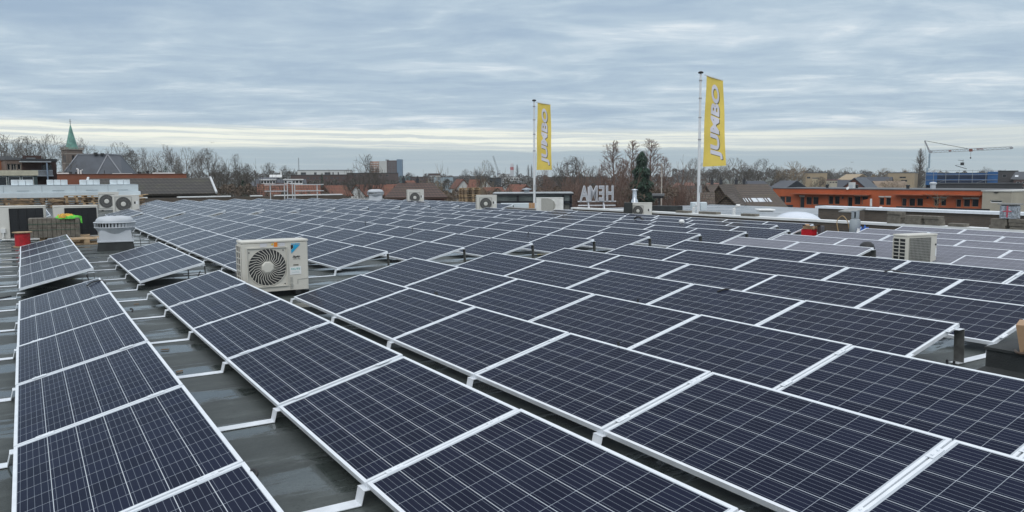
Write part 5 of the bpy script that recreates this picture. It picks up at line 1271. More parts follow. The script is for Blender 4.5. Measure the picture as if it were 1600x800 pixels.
b = MB(); b.box(px2x(1560)-.25, px2x(1560)+.25, -.75, -.62, zof(1560, 301), zof(1560, 300)); b.build('wall_lamp', BLACK, o)
for (a, c, t, e), lb in zip(((1196, 1237.5, 319.5, 327), (1276, 1316.5, 320.5, 326), (1338, 1400, 323, 329), (1400, 1545, 324.5, 330)), ('black terrace wall at the left end of the orange flats', 'black terrace wall in front of the third window pair of the orange flats', 'dark low terrace edge in the middle of the orange flats', 'long dark roof edge in front of the right half of the orange flats')):
    pm = (a+c)/2; q = onx(pm, t, 104); q1, q2 = onx(a, t, 104), onx(c, t, 104)
    oo = thing('terrace_wall', lb, 'wall', (104, q1.y, GZ), -PI/2); b = MB(); b.box(0, q1.y-q2.y, 0, .25, 0, q.z-GZ); b.build('wall', ROOFB, oo)
q = onx(1353, 318, 108); oo = thing('terrace_screen', 'slanted orange and white screen standing before the orange flats', 'screen', (108, onx(1348, 318, 108).y, GZ), -PI/2)
b = MB(); zb_, z1, z2 = onx(1353, 326, 108).z-GZ, onx(1349, 312.5, 108).z-GZ, onx(1359, 310.5, 108).z-GZ; w_ = onx(1348, 318, 108).y-onx(1359, 318, 108).y; b.prism([(0, 0), (w_, 0), (w_, z2), (0, z1)], 0, .15); b.build('screen', ORANGE, oo)
b = MB(); b.prism([(w_+.02, 0), (w_+.5, 0), (w_+.25, z2), (w_+.02, z2)], 0, .15); b.build('end_board', WHITE, oo)
# roof plant of the flats, dark upper box
block('dark_box', 'long dark flat roofed volume behind the right half of the orange flats', 'building', 1466, 1586, 288.5, 150, 10, mat('charcoal_cladding', (.045, .048, .052), .7, 0, .25, .3), ROOFB)
q = onx(1457.5, 297.5, 116); oo = thing('silver_vent', 'silver drum shaped roof vent on the orange flats', 'vent', (116, q.y, -7.0+ztop+.14), 0)
b = MB(); b.lathe([(.38, 0), (.38, .65), (.5, .7), (.5, .9), (.36, 1.02), (.001, 1.06)], 18); b.build('vent', GREY, oo, True)
for px, pt, lb in ((1292.5, 289, 'small dark satellite dish on the roof of the orange flats'), (1338.5, 290, 'squat dark vent on the roof of the orange flats in front of the gable'), (1418.5, 291, 'short dark chimney on the roof of the orange flats left of the crane')):
    q = onx(px, 296, 116); oo = thing('roof_vent', lb, 'vent', (116, q.y, -7.0+ztop+.14)); b = MB(); b.lathe([(.22, 0), (.22, .35), (.30, .36), (.30, .55), (.02, .6)], 12); b.build('vent', BLACK, oo, True)
q = onx(1331, 295, 115); oo = thing('white_cabinet', 'white and grey cabinet on the orange flats in front of the red gable', 'cabinet', (115, q.y, -7.0+ztop+.14), -PI/2); b = MB(); b.bbox(-.45, .45, -.3, .3, 0, .95, .03); b.build('cabinet', RENDER_W, oo); b = MB(); b.box(-.35, .35, -.312, -.303, .1, .5); b.build('grille', GREY, oo)
q = onx(1325, 297, 111.9); oo = thing('white_dish', 'white dish on the roof edge of the orange flats', 'dish', (111.9, q.y, -7.0+ztop+.16), 0); b = MB(); b.lathe([(.001, 0), (.16, .03), (.26, .10), (.24, .10), (.001, .05)], 14); b.build('dish', WHITE, oo, True, rot=(0, -1.1, 0))

# beyond the flats
block('yellow_block', 'yellow brick block with a narrow tower, farthest left behind the orange flats', 'building', 1260, 1291.5, 270.5, 240, 10, YBRICK, ROOFG, [(1262, 1267, 276, 279, 2)], .1, 'yellow brick blocks')
block('yellow_block', 'low yellow brick annex with a light box in front of the yellow block', 'building', 1269.5, 1279, 279, 225, 6, mat('pale_yellow_wall', (.50, .42, .29), .8), ROOFG, (), 0, 'yellow brick blocks')
block('low_building', 'low purple roofed building with small windows behind the orange flats', 'building', 1292, 1312, 282, 220, 8, RENDER_B, mat('purple_roof', (.14, .065, .07), .7), [(1297+i*4, 1299.5+i*4, 284, 286) for i in range(4)])
o = house('yellow brick house with a sloping roof left of the red gable', 1309, 1334, 272.8, 281, 250, 9, YBRICK, YBRICK, extra=-.6)
house('dark slate roof left of the red gable', 1311, 1333, 282.5, 293, 190, 9, SLATE_D, BROWN)
house('red brick gable house with dark roof behind the orange flats', 1314, 1355, 279, 297, 170, 12, SLATE, RBRICK, gable=True, extra=-.2)
house('long dark slate roof right of the red gable', 1338, 1386, 277.5, 292, 190, 12, SLATE_D, RENDER_W, extra=-.1, chimneys=[(1372, 1.5, 281)])
house('yellow brick house with a small chimney tower right of the long slate roof', 1358, 1371, 273, 279, 260, 8, YBRICK, YBRICK, gable=True)
block('yellow_block', 'large yellow brick block left of the crane', 'building', 1389.5, 1427, 270.5, 225, 10, YBRICK, ROOFG, [(1406, 1415, 276, 278.5, 2), (1408, 1417, 281, 284, 2)], -.1, 'yellow brick blocks')
house('sloping tan roof in front of the large yellow block', 1376, 1420, 284, 297, 180, 9, mat('tan_roof', (.25, .19, .14), .85, 0, .2, .4), YBRICK, extra=.3)
# crane
DK = 235; q = at(1448.5, 296, DK); o = thing('tower_crane', 'slender self erecting tower crane with a horizontal jib', 'crane', (q.x, q.y, GZ), face(1448.5)); m_ = DK/F
cx = lambda px: (px-1448.5)*m_; cz = lambda py: at(1448.5, py, DK).z-GZ
CRB = mat('crane_blue_grey', (.26, .34, .40), .5); CRW = mat('crane_pale', (.30, .31, .33), .5)
b = MB(); b.box(cx(1446), cx(1449), -.3, .3, 0, cz(262)); b.box(cx(1448.4), cx(1451), -.25, .25, cz(263), cz(240)); b.build('mast', CRB, o)
b = MB(); b.bar((cx(1450.5), 0, cz(239.5)), (cx(1442), 0, cz(220)), .55, .4); b.bar((cx(1448), 0, cz(235)), (cx(1444), 0, cz(224)), .3); b.bar((cx(1448), 0, cz(236)), (cx(1453), 0, cz(238)), .7); b.build('head', CRW, o)
b = MB(); crane_lattice(b, (cx(1452), 0, cz(237.5)), (cx(1558), 0, cz(233.5)), .62, 34, .13); b.box(cx(1555), cx(1559), -.3, .3, cz(235), cz(232.5)); b.build('jib', CRW, o)
b = MB(); b.bar((cx(1442), 0, cz(220)), (cx(1502), 0, cz(234)), .12); b.bar((cx(1442), 0, cz(220)), (cx(1447), 0, cz(262)), .05); b.build('tie_rope', BLACK, o)
b = MB(); b.box(cx(1502.5), cx(1507), -.4, .4, cz(238.2), cz(234)); b.box(cx(1475.5), cx(1479), -.3, .3, cz(237.2), cz(235.6)); b.box(cx(1512), cx(1521), -.2, .2, cz(235.2), cz(234)); b.build('trolley', mat('crane_red', (.22, .07, .05), .6), o)
b = MB(); b.bar((cx(1505), 0, cz(238)), (cx(1505), 0, cz(248)), .05); b.lathe([(.02, 0), (.18, .1), (.18, .4), (.02, .5)], 8, (cx(1505), 0, cz(249))); b.build('hook', BLACK, o)
b = MB(); b.box(cx(1444), cx(1449), -1.2, 1.2, cz(296), cz(292.5)); b.build('ballast', mat('crane_orange', (.45, .22, .08), .6), o)
q = at(1503.5, 256, DK); oo = thing('crane_load', 'bundle of beams hanging from the crane hook', 'load', q, face(1503.5)); lx = lambda px: (px-1503.5)*m_; lz = lambda py: at(1503.5, py, DK).z-q.z
b = MB(); b.bar((lx(1497.5), 0, lz(250)), (lx(1505.5), 0, lz(251.5)), .12); b.bar((lx(1494), 0, lz(258.3)), (lx(1510), 0, lz(264)), .16); b.bar((lx(1504.5), 0, lz(248.5)), (lx(1504), 0, lz(254)), .05); b.bar((lx(1504), 0, lz(256)), (lx(1494), 0, lz(258.3)), .03); b.bar((lx(1504), 0, lz(256)), (lx(1510), 0, lz(264)), .03); b.box(lx(1501), lx(1506), -.3, .3, lz(258.2), lz(253.8)); b.build('beams', BLACK, oo)
# blue netted building site
BLUE_N = mat('scaffold_net_blue', (.020, .10, .27), .7, 0, .25, .25); BLUE_D = mat('scaffold_net_shade', (.022, .040, .085), .8, 0, .3, .3)
o = block('building_site', 'new building wrapped in blue scaffold netting beside the crane', 'building site', 1455, 1561, 270.5, 226, 12, BLUE_D, ROOFG, parapet=.1)
m_ = 226/F; pm = 1508; xx = lambda px: (px-pm)*m_; zz = lambda py: at(pm, py, 226).z-GZ
b = MB(); b.box(xx(1453.5), xx(1470), -1.3, -1.2, zz(289), zz(269)); b.box(xx(1538), xx(1562), -1.3, -1.2, zz(289), zz(268.5)); b.box(xx(1470.02), xx(1537.98), -1.28, -1.22, zz(272.5), zz(271)); b.box(xx(1470.02), xx(1537.98), -1.28, -1.22, zz(281.5), zz(280)); b.build('net', BLUE_N, o)
b = MB()
for px in (1454, 1465, 1482, 1500, 1518, 1536, 1561): b.box(xx(px)-.05, xx(px)+.05, -1.42, -1.32, 0, zz(265))
for py in (266.5, 273, 281.2): b.box(xx(1454), xx(1561), -1.45, -1.35, zz(py)-.05, zz(py)+.05)
for a, c in ((1465, 1482), (1518, 1536)): b.bar((xx(a), -1.5, zz(288)), (xx(c), -1.5, zz(281)), .06)
b.build('scaffold', mat('scaffold_grey', (.32, .35, .38), .5), o)
o = block('brick_block', 'dark grey tall block right of the blue netted site', 'building', 1562, 1588, 268, 205, 10, mat('dark_grey_wall', (.070, .068, .070), .8, 0, .15, .4), ROOFB, [(1568, 1573, 272.5, 277, 1), (1567.5, 1573, 285.5, 289, 1)])
o = block('apartment_block', 'brick flats with grey upper floors at the right edge of the photo', 'building', 1588.5, 1640, 281, 195, 12, PBRICK, ROOFG, [(1592, 1597, 284, 286.5, 1), (1591, 1597, 292, 296, 1), (1591, 1597, 301, 305, 1), (1591, 1597, 309, 313, 1), (1600, 1606, 284, 287, 1), (1600, 1606, 292, 297, 2)])
m_ = 195/F; pm = 1614.25
b = MB(); b.add([((1584-pm)*m_, .2, at(pm, 280, 195).z-GZ), ((1645-pm)*m_, .2, at(pm, 280, 195).z-GZ), ((1645-pm)*m_, 4, at(pm, 268, 195).z-GZ), ((1590-pm)*m_, 4, at(pm, 268, 195).z-GZ), ((1584-pm)*m_, 10, at(pm, 280, 195).z-GZ), ((1645-pm)*m_, 10, at(pm, 280, 195).z-GZ)], [(0, 1, 2, 3), (3, 2, 5, 4), (0, 3, 4), (1, 5, 2)]); rf = b.build('mansard', SLATE, o)
b = MB(); b.add([((1590-pm)*m_, 1.0, at(pm, 276.3, 195).z-GZ), ((1594.5-pm)*m_, 1.0, at(pm, 276.3, 195).z-GZ), ((1594.5-pm)*m_, 1.5, at(pm, 273.5, 195).z-GZ), ((1590-pm)*m_, 1.5, at(pm, 273.5, 195).z-GZ)], [(0, 1, 2, 3)]); b.build('roof_light', mat('roof_light_pale', (.62, .66, .70), .15), rf)

# ------------------------------------------------------------------ trees
def twig_prism(b, p0, p1, r0, r1, mi=0):
    t = (p1-p0).normalized(); u = Vector((0, 0, 1)) if abs(t.z) < .8 else Vector((1, 0, 0))
    s = t.cross(u).normalized(); v = t.cross(s)
    o = [s, s*-.5+v*.87, s*-.5-v*.87]; n = len(b.v)
    b.v += [tuple(p0+q*r0) for q in o]+[tuple(p1+q*r1) for q in o]
    b.f += [(n+j, n+(j+1) % 3, n+3+(j+1) % 3, n+3+j) for j in range(3)]; b.mi += [mi]*3

def bare_tree(kind, seed):
    """trunk and crown of a leafless tree about 14 m high"""
    rr = random.Random(seed); tr, cr = MB(), MB(); Hh = 14.0
    def grow(p, dv, L, r, lvl, mx, lift=.04, env=None):
        segs = 3 if lvl < 3 else 2
        for i in range(segs):
            dv = (dv + Vector((rr.gauss(0, .15), rr.gauss(0, .15), rr.gauss(lift*.4, .10)))).normalized()
            q = p + dv*(L/segs)
            if env and ((q.x/env[0])**2+(q.y/env[0])**2+((q.z-env[1])/env[2])**2) > 1: return
            r1 = r*(.82 if lvl < mx else .6)
            twig_prism(cr, p, q, r, r1); p, r = q, r1
            if lvl < mx:
                kids = (1 if i == 0 else 2) if lvl < 3 else (2 if lvl in (3, 5) else (3 if mx == 4 else 2))
                for _ in range(kids):
                    a = rr.uniform(0, 2*PI); sp = rr.uniform(.35, .9)
                    s = dv.cross(Vector((math.cos(a), math.sin(a), .3))).normalized()
                    d2 = (dv*math.cos(sp)+s*math.sin(sp)+Vector((0, 0, lift))).normalized()
                    grow(p, d2, L*rr.uniform(.48, .74), max(.024, r*.60), lvl+1, mx, lift, env)
    if kind == 'round':
        h0 = rr.uniform(2.6, 4.0); base = Vector((0, 0, 0)); top = Vector((rr.uniform(-.3, .3), rr.uniform(-.3, .3), h0))
        tr.tube([base, (base+top)/2, top], .30, 8, 0, .22)
        n = rr.choice((7, 8, 8)); EN = (rr.uniform(4.4, 5.2), 8.6, rr.uniform(5.0, 5.6))
        for i in range(n):
            a = 2*PI*i/n+rr.uniform(-.4, .4); el_ = rr.uniform(.55, 1.25)
            grow(top-Vector((0, 0, rr.uniform(0, .9))), Vector((math.cos(a)*math.cos(el_), math.sin(a)*math.cos(el_), math.sin(el_))), rr.uniform(5.0, 6.6), .14, 1, 5, .04, EN)
        grow(top, Vector((0, 0, 1)), 7.5, .18, 1, 5, .04, EN)
    elif kind in ('upright', 'poplar'):
        pts = [Vector((0, 0, 0))]
        for i in range(8): pts.append(pts[-1]+Vector((rr.gauss(0, .05), rr.gauss(0, .05), Hh/8)))
        tr.tube(pts, .20, 8, 0, .025)
        n = 70 if kind == 'upright' else 110
        for i in range(n):
            t = .14+.84*(i/n); u = t*8; p = pts[min(7, int(u))].lerp(pts[min(8, int(u)+1)], u-int(u))
            a = i*2.4+rr.uniform(-.4, .4)
            if kind == 'upright': el_ = rr.uniform(.45, .85)+.25*t; L = ((1-t)**.6*2.9+.25)*rr.uniform(.75, 1.1)*min(1, .55+1.4*t)
            else: el_ = rr.uniform(1.05, 1.3); L = (2.3*min(1, 2.6*(1-t))+.2)*rr.uniform(.7, 1.1)*min(1, .35+2*t)
            grow(p, Vector((math.cos(a)*math.cos(el_), math.sin(a)*math.cos(el_), math.sin(el_))), L*.8, max(.028, .06*(1-t)+.022), 3, 4 if kind == 'poplar' else 5, .06)
    elif kind == 'shrub':
        tr.tube([Vector((0, 0, -.2)), Vector((0, 0, .8))], .10, 6)
        for i in range(13):
            a = rr.uniform(0, 2*PI); el_ = rr.uniform(.6, 1.4)
            grow(Vector((rr.uniform(-2.4, 2.4), rr.uniform(-2, 2), 0)), Vector((math.cos(a)*math.cos(el_), math.sin(a)*math.cos(el_), math.sin(el_))), rr.uniform(2.4, 3.8), .06, 1, 4)
    return tr, cr
def bark(name, c, var=.2): return mat(name, c, .9, 0, var, .6)
BK_G = bark('grey_bark', (.150, .135, .118)); BK_D = bark('dark_bark', (.090, .080, .068)); BK_R = bark('reddish_twigs', (.175, .115, .092)); BK_T = bark('tan_twigs', (.22, .17, .115)); BK_F = bark('far_twigs', (.13, .132, .134))
VAR = {}
for kind, n in (('round', 4), ('upright', 3), ('poplar', 1), ('shrub', 2)):
    VAR[kind] = []
    for i in range(n):
        t, c = bare_tree(kind, 40+i*7+len(kind))
        zs = sorted(v[2] for v in c.v)[int(len(c.v)*.985)]; ws = sorted(abs(v[0]) for v in c.v)[int(len(c.v)*.96)]*2
        print(kind, 'height', round(zs, 1), 'width', round(ws, 1))
        VAR[kind].append((t, c, zs, ws, {}))
    print(kind, [len(v[1].f) for v in VAR[kind]])
def bare(label, kind, px, py_top, wpx, depth, bm, group='bare winter trees', name='bare_tree', zb=GZ, var=None, cat='tree'):
    i = R.randrange(len(VAR[kind])) if var is None else var % len(VAR[kind])
    t, c, zs, ws, cache = VAR[kind][i]
    if bm.name not in cache: cache[bm.name] = (t.mesh('trunk', bm), c.mesh('crown', bm))
    q = at(px, py_top, depth); hgt = q.z-zb; wd = wpx*depth/F
    o = thing(name, label, cat, (q.x, q.y, zb), R.uniform(0, 6.28), group)
    sz = hgt/zs; sx = max(.55*sz, min(1.7*sz, wd/ws)); o.scale = (sx, sx, sz)
    for nm, me in zip(('trunk', 'crown'), cache[bm.name]):
        k_ = bpy.data.objects.new(nm, me); COL.objects.link(k_); k_.parent = o
    return o
TL = [('round', 8, 214, 62, 185, BK_G, 'bare tree at the left edge of the photo behind the orange brick building'), ('round', 42, 216, 60, 190, BK_G, 'bare tree behind the dark brick building, second from the left edge'), ('round', 80, 214, 60, 195, BK_G, 'bare tree directly left of the church tower'), ('round', 120, 221, 50, 270, BK_G, 'bare tree crown showing right behind the church tower'),
      ('round', 184, 226, 52, 240, BK_D, 'dense dark bare tree rising behind the church hall roof'), ('round', 202, 237, 36, 235, BK_D, 'dark bare tree just right of the church hall ridge'), ('round', 222, 234, 34, 205, BK_G, 'bare tree first right of the church hall'), ('round', 256, 232, 40, 205, BK_G, 'bare tree second right of the church hall'), ('round', 291, 234, 42, 205, BK_G, 'bare tree third right of the church hall, behind the end of the orange building'), ('round', 324, 234, 44, 200, BK_G, 'bare tree above the end of the dark tiled roof'), ('round', 240, 252, 40, 260, BK_D, 'low dark bare tree between the two right of the church hall'), ('round', 345, 258, 40, 150, BK_D, 'dark low bare tree left of the thin tall one'),
      ('round', 366, 245, 26, 115, BK_D, 'thin tall bare tree right of the dark tiled roof'), ('round', 383, 258, 34, 125, BK_D, 'scraggy bare tree left of the slate gable'), ('round', 421, 256, 36, 300, BK_D, 'distant bare tree above the white dormers'), ('round', 448, 261, 26, 320, BK_D, 'distant small bare tree right of the one above the dormers'),
      ('round', 569, 246, 62, 105, BK_D, 'tall bare tree in front of the tower block'), ('round', 640, 270, 18, 600, BK_F, 'tiny bare tree on the horizon right of the tower block'), ('round', 728, 265, 17, 520, BK_F, 'small round tree on the horizon, left of a pair'), ('round', 741, 265, 15, 520, BK_F, 'small round tree on the horizon, right of a pair'), ('round', 759, 254, 24, 140, BK_D, 'bare twiggy tree above the pallet tower'),
      ('poplar', 808.5, 257, 6, 620, BK_F, 'slim poplar on the horizon left of the smaller banner'), ('poplar', 825.5, 258, 5, 620, BK_F, 'slim poplar on the horizon directly left of the banner pole, left of two'), ('poplar', 830.5, 257.5, 5, 620, BK_F, 'slim poplar on the horizon directly left of the banner pole, right of two'),
      ('round', 849, 266, 40, 92, BK_R, 'low reddish bare tree under the smaller banner'), ('round', 892, 248, 66, 100, BK_D, 'wide fan shaped bare tree between the smaller banner and the roof sign'), ('round', 930, 262, 36, 150, BK_D, 'dark bare tree above the roof sign'),
      ('upright', 961, 222, 50, 112, BK_R, 'tall upright reddish tree above the right end of the roof sign'), ('upright', 988, 221, 48, 118, BK_R, 'tall upright reddish tree directly left of the dark evergreen'), ('upright', 1019, 219, 58, 112, BK_R, 'tall upright reddish tree directly right of the dark evergreen'), ('upright', 1038, 246, 36, 108, BK_R, 'shorter reddish tree right of the evergreen by the slim white pole'), ('upright', 940, 258, 32, 104, BK_R, 'shorter reddish tree above the middle of the roof sign'), ('upright', 974, 252, 36, 104, BK_R, 'shorter reddish tree between the roof sign and the evergreen'),
      ('round', 1066, 265, 30, 280, BK_F, 'far bare tree left of the large flagpole'), ('round', 1086, 249, 34, 250, BK_G, 'bare tree right behind the large flagpole'), ('round', 1110, 262, 40, 240, BK_D, 'dark bare tree under the larger banner'), ('round', 1146, 249, 46, 255, BK_G, 'tall pale bare tree right of the larger banner'), ('round', 1168, 262, 36, 245, BK_D, 'dark bare tree between two taller ones right of the larger banner'), ('round', 1193, 250, 46, 255, BK_D, 'broad dark bare tree left of the orange flats'), ('round', 1214, 264, 34, 235, BK_D, 'low dark bare tree above the left end of the orange flats'), ('round', 1238, 254, 44, 215, BK_T, 'tan bare tree above the left windows of the orange flats'), ('round', 1222, 276, 40, 165, BK_D, 'low scrubby bare tree right above the left end of the flats roof'), ('round', 1268, 260, 34, 290, BK_G, 'bare tree behind the yellow block'),
      ('round', 1303, 266, 30, 300, BK_G, 'bare tree right of the yellow block'), ('round', 1325, 263, 32, 310, BK_G, 'bare tree behind the yellow sloping roof house'), ('round', 1352, 266, 32, 300, BK_F, 'pale bare tree above the long slate roof'), ('round', 1384, 264, 36, 300, BK_T, 'tan bare tree left of the large yellow block'), ('round', 1410, 266, 30, 290, BK_T, 'tan bare tree behind the large yellow block'), ('round', 1397, 279, 40, 165, BK_T, 'tan twiggy tree in front of the large yellow block'),
      ('poplar', 1440, 233, 25, 250, BK_G, 'tall poplar beside the crane mast'), ('round', 1436, 264, 24, 240, BK_G, 'low bare tree at the foot of the poplar'), ('round', 1540, 263, 22, 300, BK_F, 'small bare tree behind the right end of the blue netting'), ('round', 1465, 266, 26, 290, BK_T, 'small tan tree behind the left end of the blue netting'), ('round', 1281, 277, 26, 200, BK_D, 'small dark tree in front of the yellow annex')]
for i, (kd, px, pt, wp, dp, bm_, lb) in enumerate(TL): bare(lb, kd, px, pt, wp, dp, bm_, var=i)
for i, (px, pt, wp, dp, bm_, lb) in enumerate(((340, 284, 60, 96, BK_D, 'brown scrub right of the dark tiled roof end'), (372, 282, 56, 92, BK_D, 'brown scrub left of the guard rail'), (690, 284, 44, 92, BK_T, 'tan scrub left of the pallet tower'), (716, 283, 46, 96, BK_D, 'dark scrub directly behind the pallet tower'), (752, 288, 40, 84, BK_T, 'tan scrub right of the pallet tower'), (790, 296, 44, 80, BK_D, 'dark scrub left of the roof lantern'),
                                               (915, 276, 56, 88, BK_R, 'reddish scrub behind the left half of the roof sign'), (955, 274, 60, 90, BK_R, 'reddish scrub behind the right half of the roof sign'), (880, 284, 60, 86, BK_R, 'reddish scrub behind the roof lantern'), (1040, 276, 50, 94, BK_R, 'reddish scrub right of the evergreen'), (1062, 290, 34, 90, BK_R, 'low reddish scrub left of the large flagpole'), (515, 292, 30, 100, BK_D, 'brown scrub right of the guard rail'), (436, 296, 36, 88, BK_D, 'low brown scrub behind the guard rail gate'))):
    bare(lb, 'shrub', px, pt, wp, dp, bm_, 'bare scrub behind the roof edge', 'bare_shrub', var=i, cat='shrub')
# thin sapling standing in front of the flats
q = onx(1462, 344, 30.8)
o = thing('sapling', 'thin bare sapling growing up in front of the orange flats above the brick wall', 'tree', (30.9, q.y, -1.2)); b = MB(); rr = random.Random(2)
zt = onx(1462, 300, 30.9).z+1.2; b.tube([(0, 0, 0), (.03, .02, zt*.5), (0, .04, zt)], .018, 5, 0, .006); b.build('trunk', BK_T, o)
b = MB()
for i in range(26):
    z = zt*(.45+.5*i/26); a = rr.uniform(0, 6.28); L = rr.uniform(.15, .5); twig_prism(b, Vector((0, .02, z)), Vector((math.cos(a)*L, math.sin(a)*L, z+L*.6)), .008, .004)
b.build('crown', BK_T, o)

# dark evergreen behind the sign
def evergreen(label, px, pt, wpx, depth, seed, n=2600):
    q = at(px, pt, depth); H = q.z-GZ; Wd = wpx*depth/F/2; rr = random.Random(seed)
    o = thing('evergreen_tree', label, 'tree', (q.x, q.y, GZ), rr.uniform(0, 6)); b = MB(); b.tube([(0, 0, 0), (0, 0, H*.5), (0, 0, H*.93)], .24, 8, 0, .04); b.build('trunk', BK_D, o)
    b = MB()
    tops = [(0, 0, 1.0, 1.0), (-Wd*.45, .2, .80, .55), (Wd*.40, -.2, .70, .5)]
    for i in range(n):
        ox, oy, hf, wf = tops[0] if rr.random() < .72 else rr.choice(tops[1:])
        t = rr.random()**.8; z = H*hf*(1-t*.93); lay = .80+.20*math.sin(z*4.2+ox)
        rad = Wd*wf*(t**.55)*lay*rr.uniform(.55, 1.05); a = rr.uniform(0, 2*PI)
        c = Vector((ox*t+math.cos(a)*rad, oy+math.sin(a)*rad, z)); out = Vector((math.cos(a), math.sin(a), 0)); L = rr.uniform(.28, .62)*(.6+.5*t)
        tip = c+out*L*.7+Vector((0, 0, -L*rr.uniform(.5, 1.1))); s = out.cross(Vector((0, 0, 1))).normalized()*L*rr.uniform(.18, .32)
        up_ = Vector((0, 0, L*.16))
        b.add([c-out*.1, c*.5+tip*.5+s+up_*.3, tip, c*.5+tip*.5-s+up_*.3, c*.5+tip*.5+up_], [(0, 1, 4), (1, 2, 4), (2, 3, 4), (3, 0, 4)])
    b.build('crown', mat('evergreen_needles', (.014, .038, .020), .7, 0, .5, 1.2, col2=(.007, .020, .011)), o); return o
evergreen('dense dark green evergreen tree right of the roof sign', 1003, 235.5, 64, 90, 4, 9000)
evergreen('small dark evergreen showing among the bare trees above the orange low building', 258, 259, 22, 190, 9, 1200)
evergreen('dark evergreen bush right of the brown tiled roof, left of the slate gable', 380, 281, 30, 105, 12, 1400)
evergreen('thin dark evergreen in front of the low white building', 503, 270, 11, 230, 15, 900)
q = at(1033.5, 305, 70); o = thing('white_pole', 'slim pale pole right of the dark evergreen', 'pole', (q.x, q.y, GZ)); b = MB(); b.tube([(0, 0, 0), (0, 0, at(1034, 255, 70).z-GZ)], .06, 8, 0, .04); b.build('pole', mat('pole_tan', (.42, .37, .32), .6), o)
q = at(1030, 308, 66); o = thing('flat_canopy', 'small dark flat canopy beside the slim pale pole', 'canopy', (q.x, q.y, -1.2), face(1030)); m_ = 66/F; z = at(1030, 305.5, 66).z+1.2
b = MB(); b.box(-11*m_, 8*m_, -.5, 2.2, z-.04, z+.12); b.build('roof', ROOFG, o); b = MB(); b.box(-9.5*m_, 6.5*m_, -.3, 1.9, z-.22, z-.041); b.build('fascia', ROOFB, o); b = MB(); b.box(-.06, .06, -.1, .02, 0, z-.221); b.build('post', ROOFB, o)

# vents and hatches on the neighbouring roof
for px, py, d_, lb, kd in ((1086, 319, 44, 'pale box skylight on the neighbouring roof left of the large flagpole foot', 'box'), (1100, 319, 44, 'pale box skylight on the neighbouring roof right of the large flagpole foot', 'box'), (1198, 329, 41, 'flat white hatch on the neighbouring roof before the orange flats', 'hatch'), (1084, 325, 38, 'small white vent by the foot of the large flagpole', 'vent'), (1147, 326, 38, 'small bent white vent near the parapet right of the large flagpole', 'vent'), (1372, 327, 60, 'white vent pipe on the dark roof in front of the orange flats', 'vent'), (1570, 328, 60, 'bent white vent on the dark roof before the beige end', 'vent')):
    q = at(px, py, d_); z0 = -.2 if d_ < 45 else -1.2
    o = thing('roof_vent' if kd == 'vent' else 'roof_hatch', lb, 'vent' if kd == 'vent' else 'hatch', (q.x, q.y, z0), face(px, .2)); h = q.z-z0; m_ = d_/F
    b = MB()
    if kd == 'box': b.bbox(-5*m_, 5*m_, 0, .5, 0, h+3*m_, .04)
    elif kd == 'hatch': b.bbox(-12*m_, 12*m_, 0, .9, 0, h-1*m_, .05); b.bbox(-13*m_, 13*m_, -.1, 1.0, h, h+2*m_, .03)
    else: b.tube([(0, 0, 0), (0, 0, h), (.12, 0, h+.14), (.28, 0, h+.13)], .08, 8)
    b.build('vent' if kd == 'vent' else 'hatch', WHITE if kd != 'box' else DUCT, o)
b = MB(); q = at(1013, 324, 42); qa, qb = at(1018, 322, 43), at(1057, 320, 41)
o = thing('felt_upstand', 'dark felt covered upstand on the neighbouring roof right of the cream unit', 'upstand', (qa.x, qa.y, -.21)); dv = Vector((qb.x-qa.x, qb.y-qa.y, 0)); b.bar((0, 0, .14), dv+Vector((0, 0, .18)), .8, .36); b.build('upstand', BITU, o)

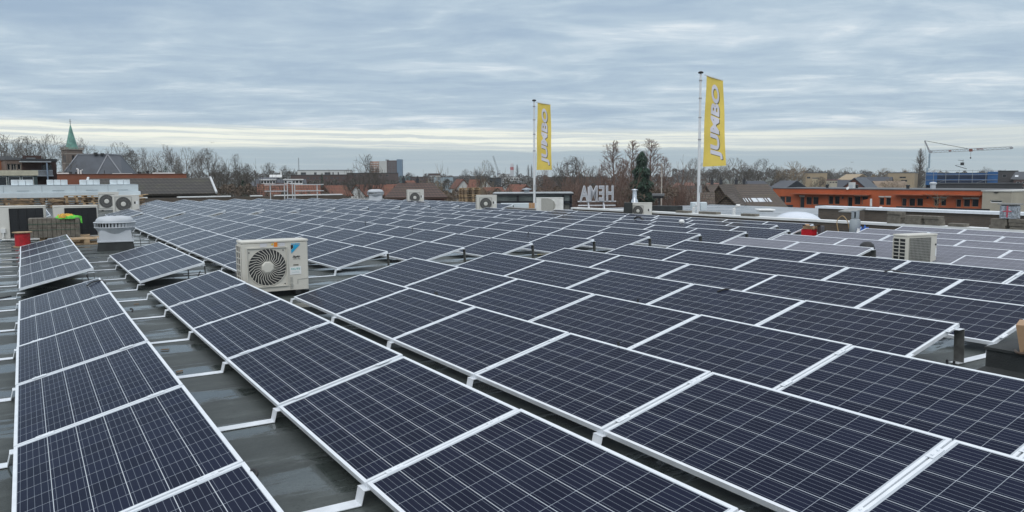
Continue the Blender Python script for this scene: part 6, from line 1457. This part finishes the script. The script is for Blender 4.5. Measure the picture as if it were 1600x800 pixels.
# distant belt of scrub and trees that reads as one mass
def belt(name, label, cat, segs, depth, cell, n, m, seed, thick):
    b = MB(); rr = random.Random(seed); mm = depth/F
    for px0, px1, pt in segs:
        for i in range(int(n*(px1-px0)/100)):
            px = rr.uniform(px0, px1); u = rr.random(); bump_ = 2.2*math.sin(px*.21+seed)+1.6*math.sin(px*.47+2*seed)
            py = pt+bump_+(1-u**.6)*0 + u*14
            dd = depth*(1+rr.uniform(-thick, thick)); c = at(px, py, dd); L = cell*rr.uniform(.5, 1.4)
            v = Vector((rr.gauss(0, 1), rr.gauss(0, 1), rr.gauss(.5, 1))).normalized(); s = v.cross(Vector((rr.gauss(0, 1), rr.gauss(0, 1), rr.gauss(0, 1)))).normalized()
            b.add([c-v*L, c+s*L*.35, c+v*L, c-s*L*.35], [(0, 1, 2, 3)])
    return tag(b.build(name, m), label, cat, kind='stuff')
belt('far_treeline', 'hazy belt of distant bare trees along the horizon', 'trees', [(-120, 470, 270), (470, 620, 275), (620, 1060, 275), (1050, 1290, 266), (1290, 1760, 270)], 430, .50, 3400, bark('belt_twigs', (.105, .095, .086)), 3, .10)
belt('undergrowth', 'tangled brown undergrowth between the roof edge and the houses', 'undergrowth', [(225, 400, 290), (400, 520, 302), (680, 800, 298), (840, 1060, 294)], 100, .20, 1900, bark('undergrowth_twigs', (.115, .088, .066), .35), 5, .12)
belt('town_gardens', 'mass of small trees and sheds between the far houses', 'gardens', [(470, 860, 283), (1040, 1240, 290)], 250, .42, 1500, bark('garden_mix', (.075, .068, .058), .35), 8, .14)

# two gulls
for px, py, s_, lb in ((331, 223, .42, 'small dark gull gliding in the sky right of the church'), (1331, 254, .32, 'tiny dark bird in the sky above the orange flats')):
    q = at(px, py, 130); o = thing('bird', lb, 'bird', q, face(px, .3)); b = MB()
    b.tube([(0, -.22, 0), (0, -.08, .015), (0, .1, .01), (0, .25, 0)], .03, 8, 0, .012)
    for s in (-1, 1): b.add([(0, -.08, .02), (s*s_*.55, -.06, .13), (s*s_*1.2, .06, .02), (s*s_*.5, .08, .11), (0, .08, .02)], [(0, 1, 3, 4), (1, 2, 3)])
    b.build('body', BLACK, o)

# ------------------------------------------------------------------ air
HAZE = bpy.data.materials.new('haze'); HAZE.use_nodes = True; k = NT(HAZE.node_tree); k.n.clear()
v = k.new('ShaderNodeVolumePrincipled'); v.inputs['Color'].default_value = (.86, .92, .97, 1); v.inputs['Density'].default_value = .00016; v.inputs['Anisotropy'].default_value = .2
k.l.new(v.outputs[0], k.new('ShaderNodeOutputMaterial').inputs['Volume'])
b = MB(); b.box(-1800, 2200, -60, 2600, GZ-1.2, 75)
tag(b.build('haze', HAZE), 'thin pale winter haze over the town', 'haze', kind='stuff')
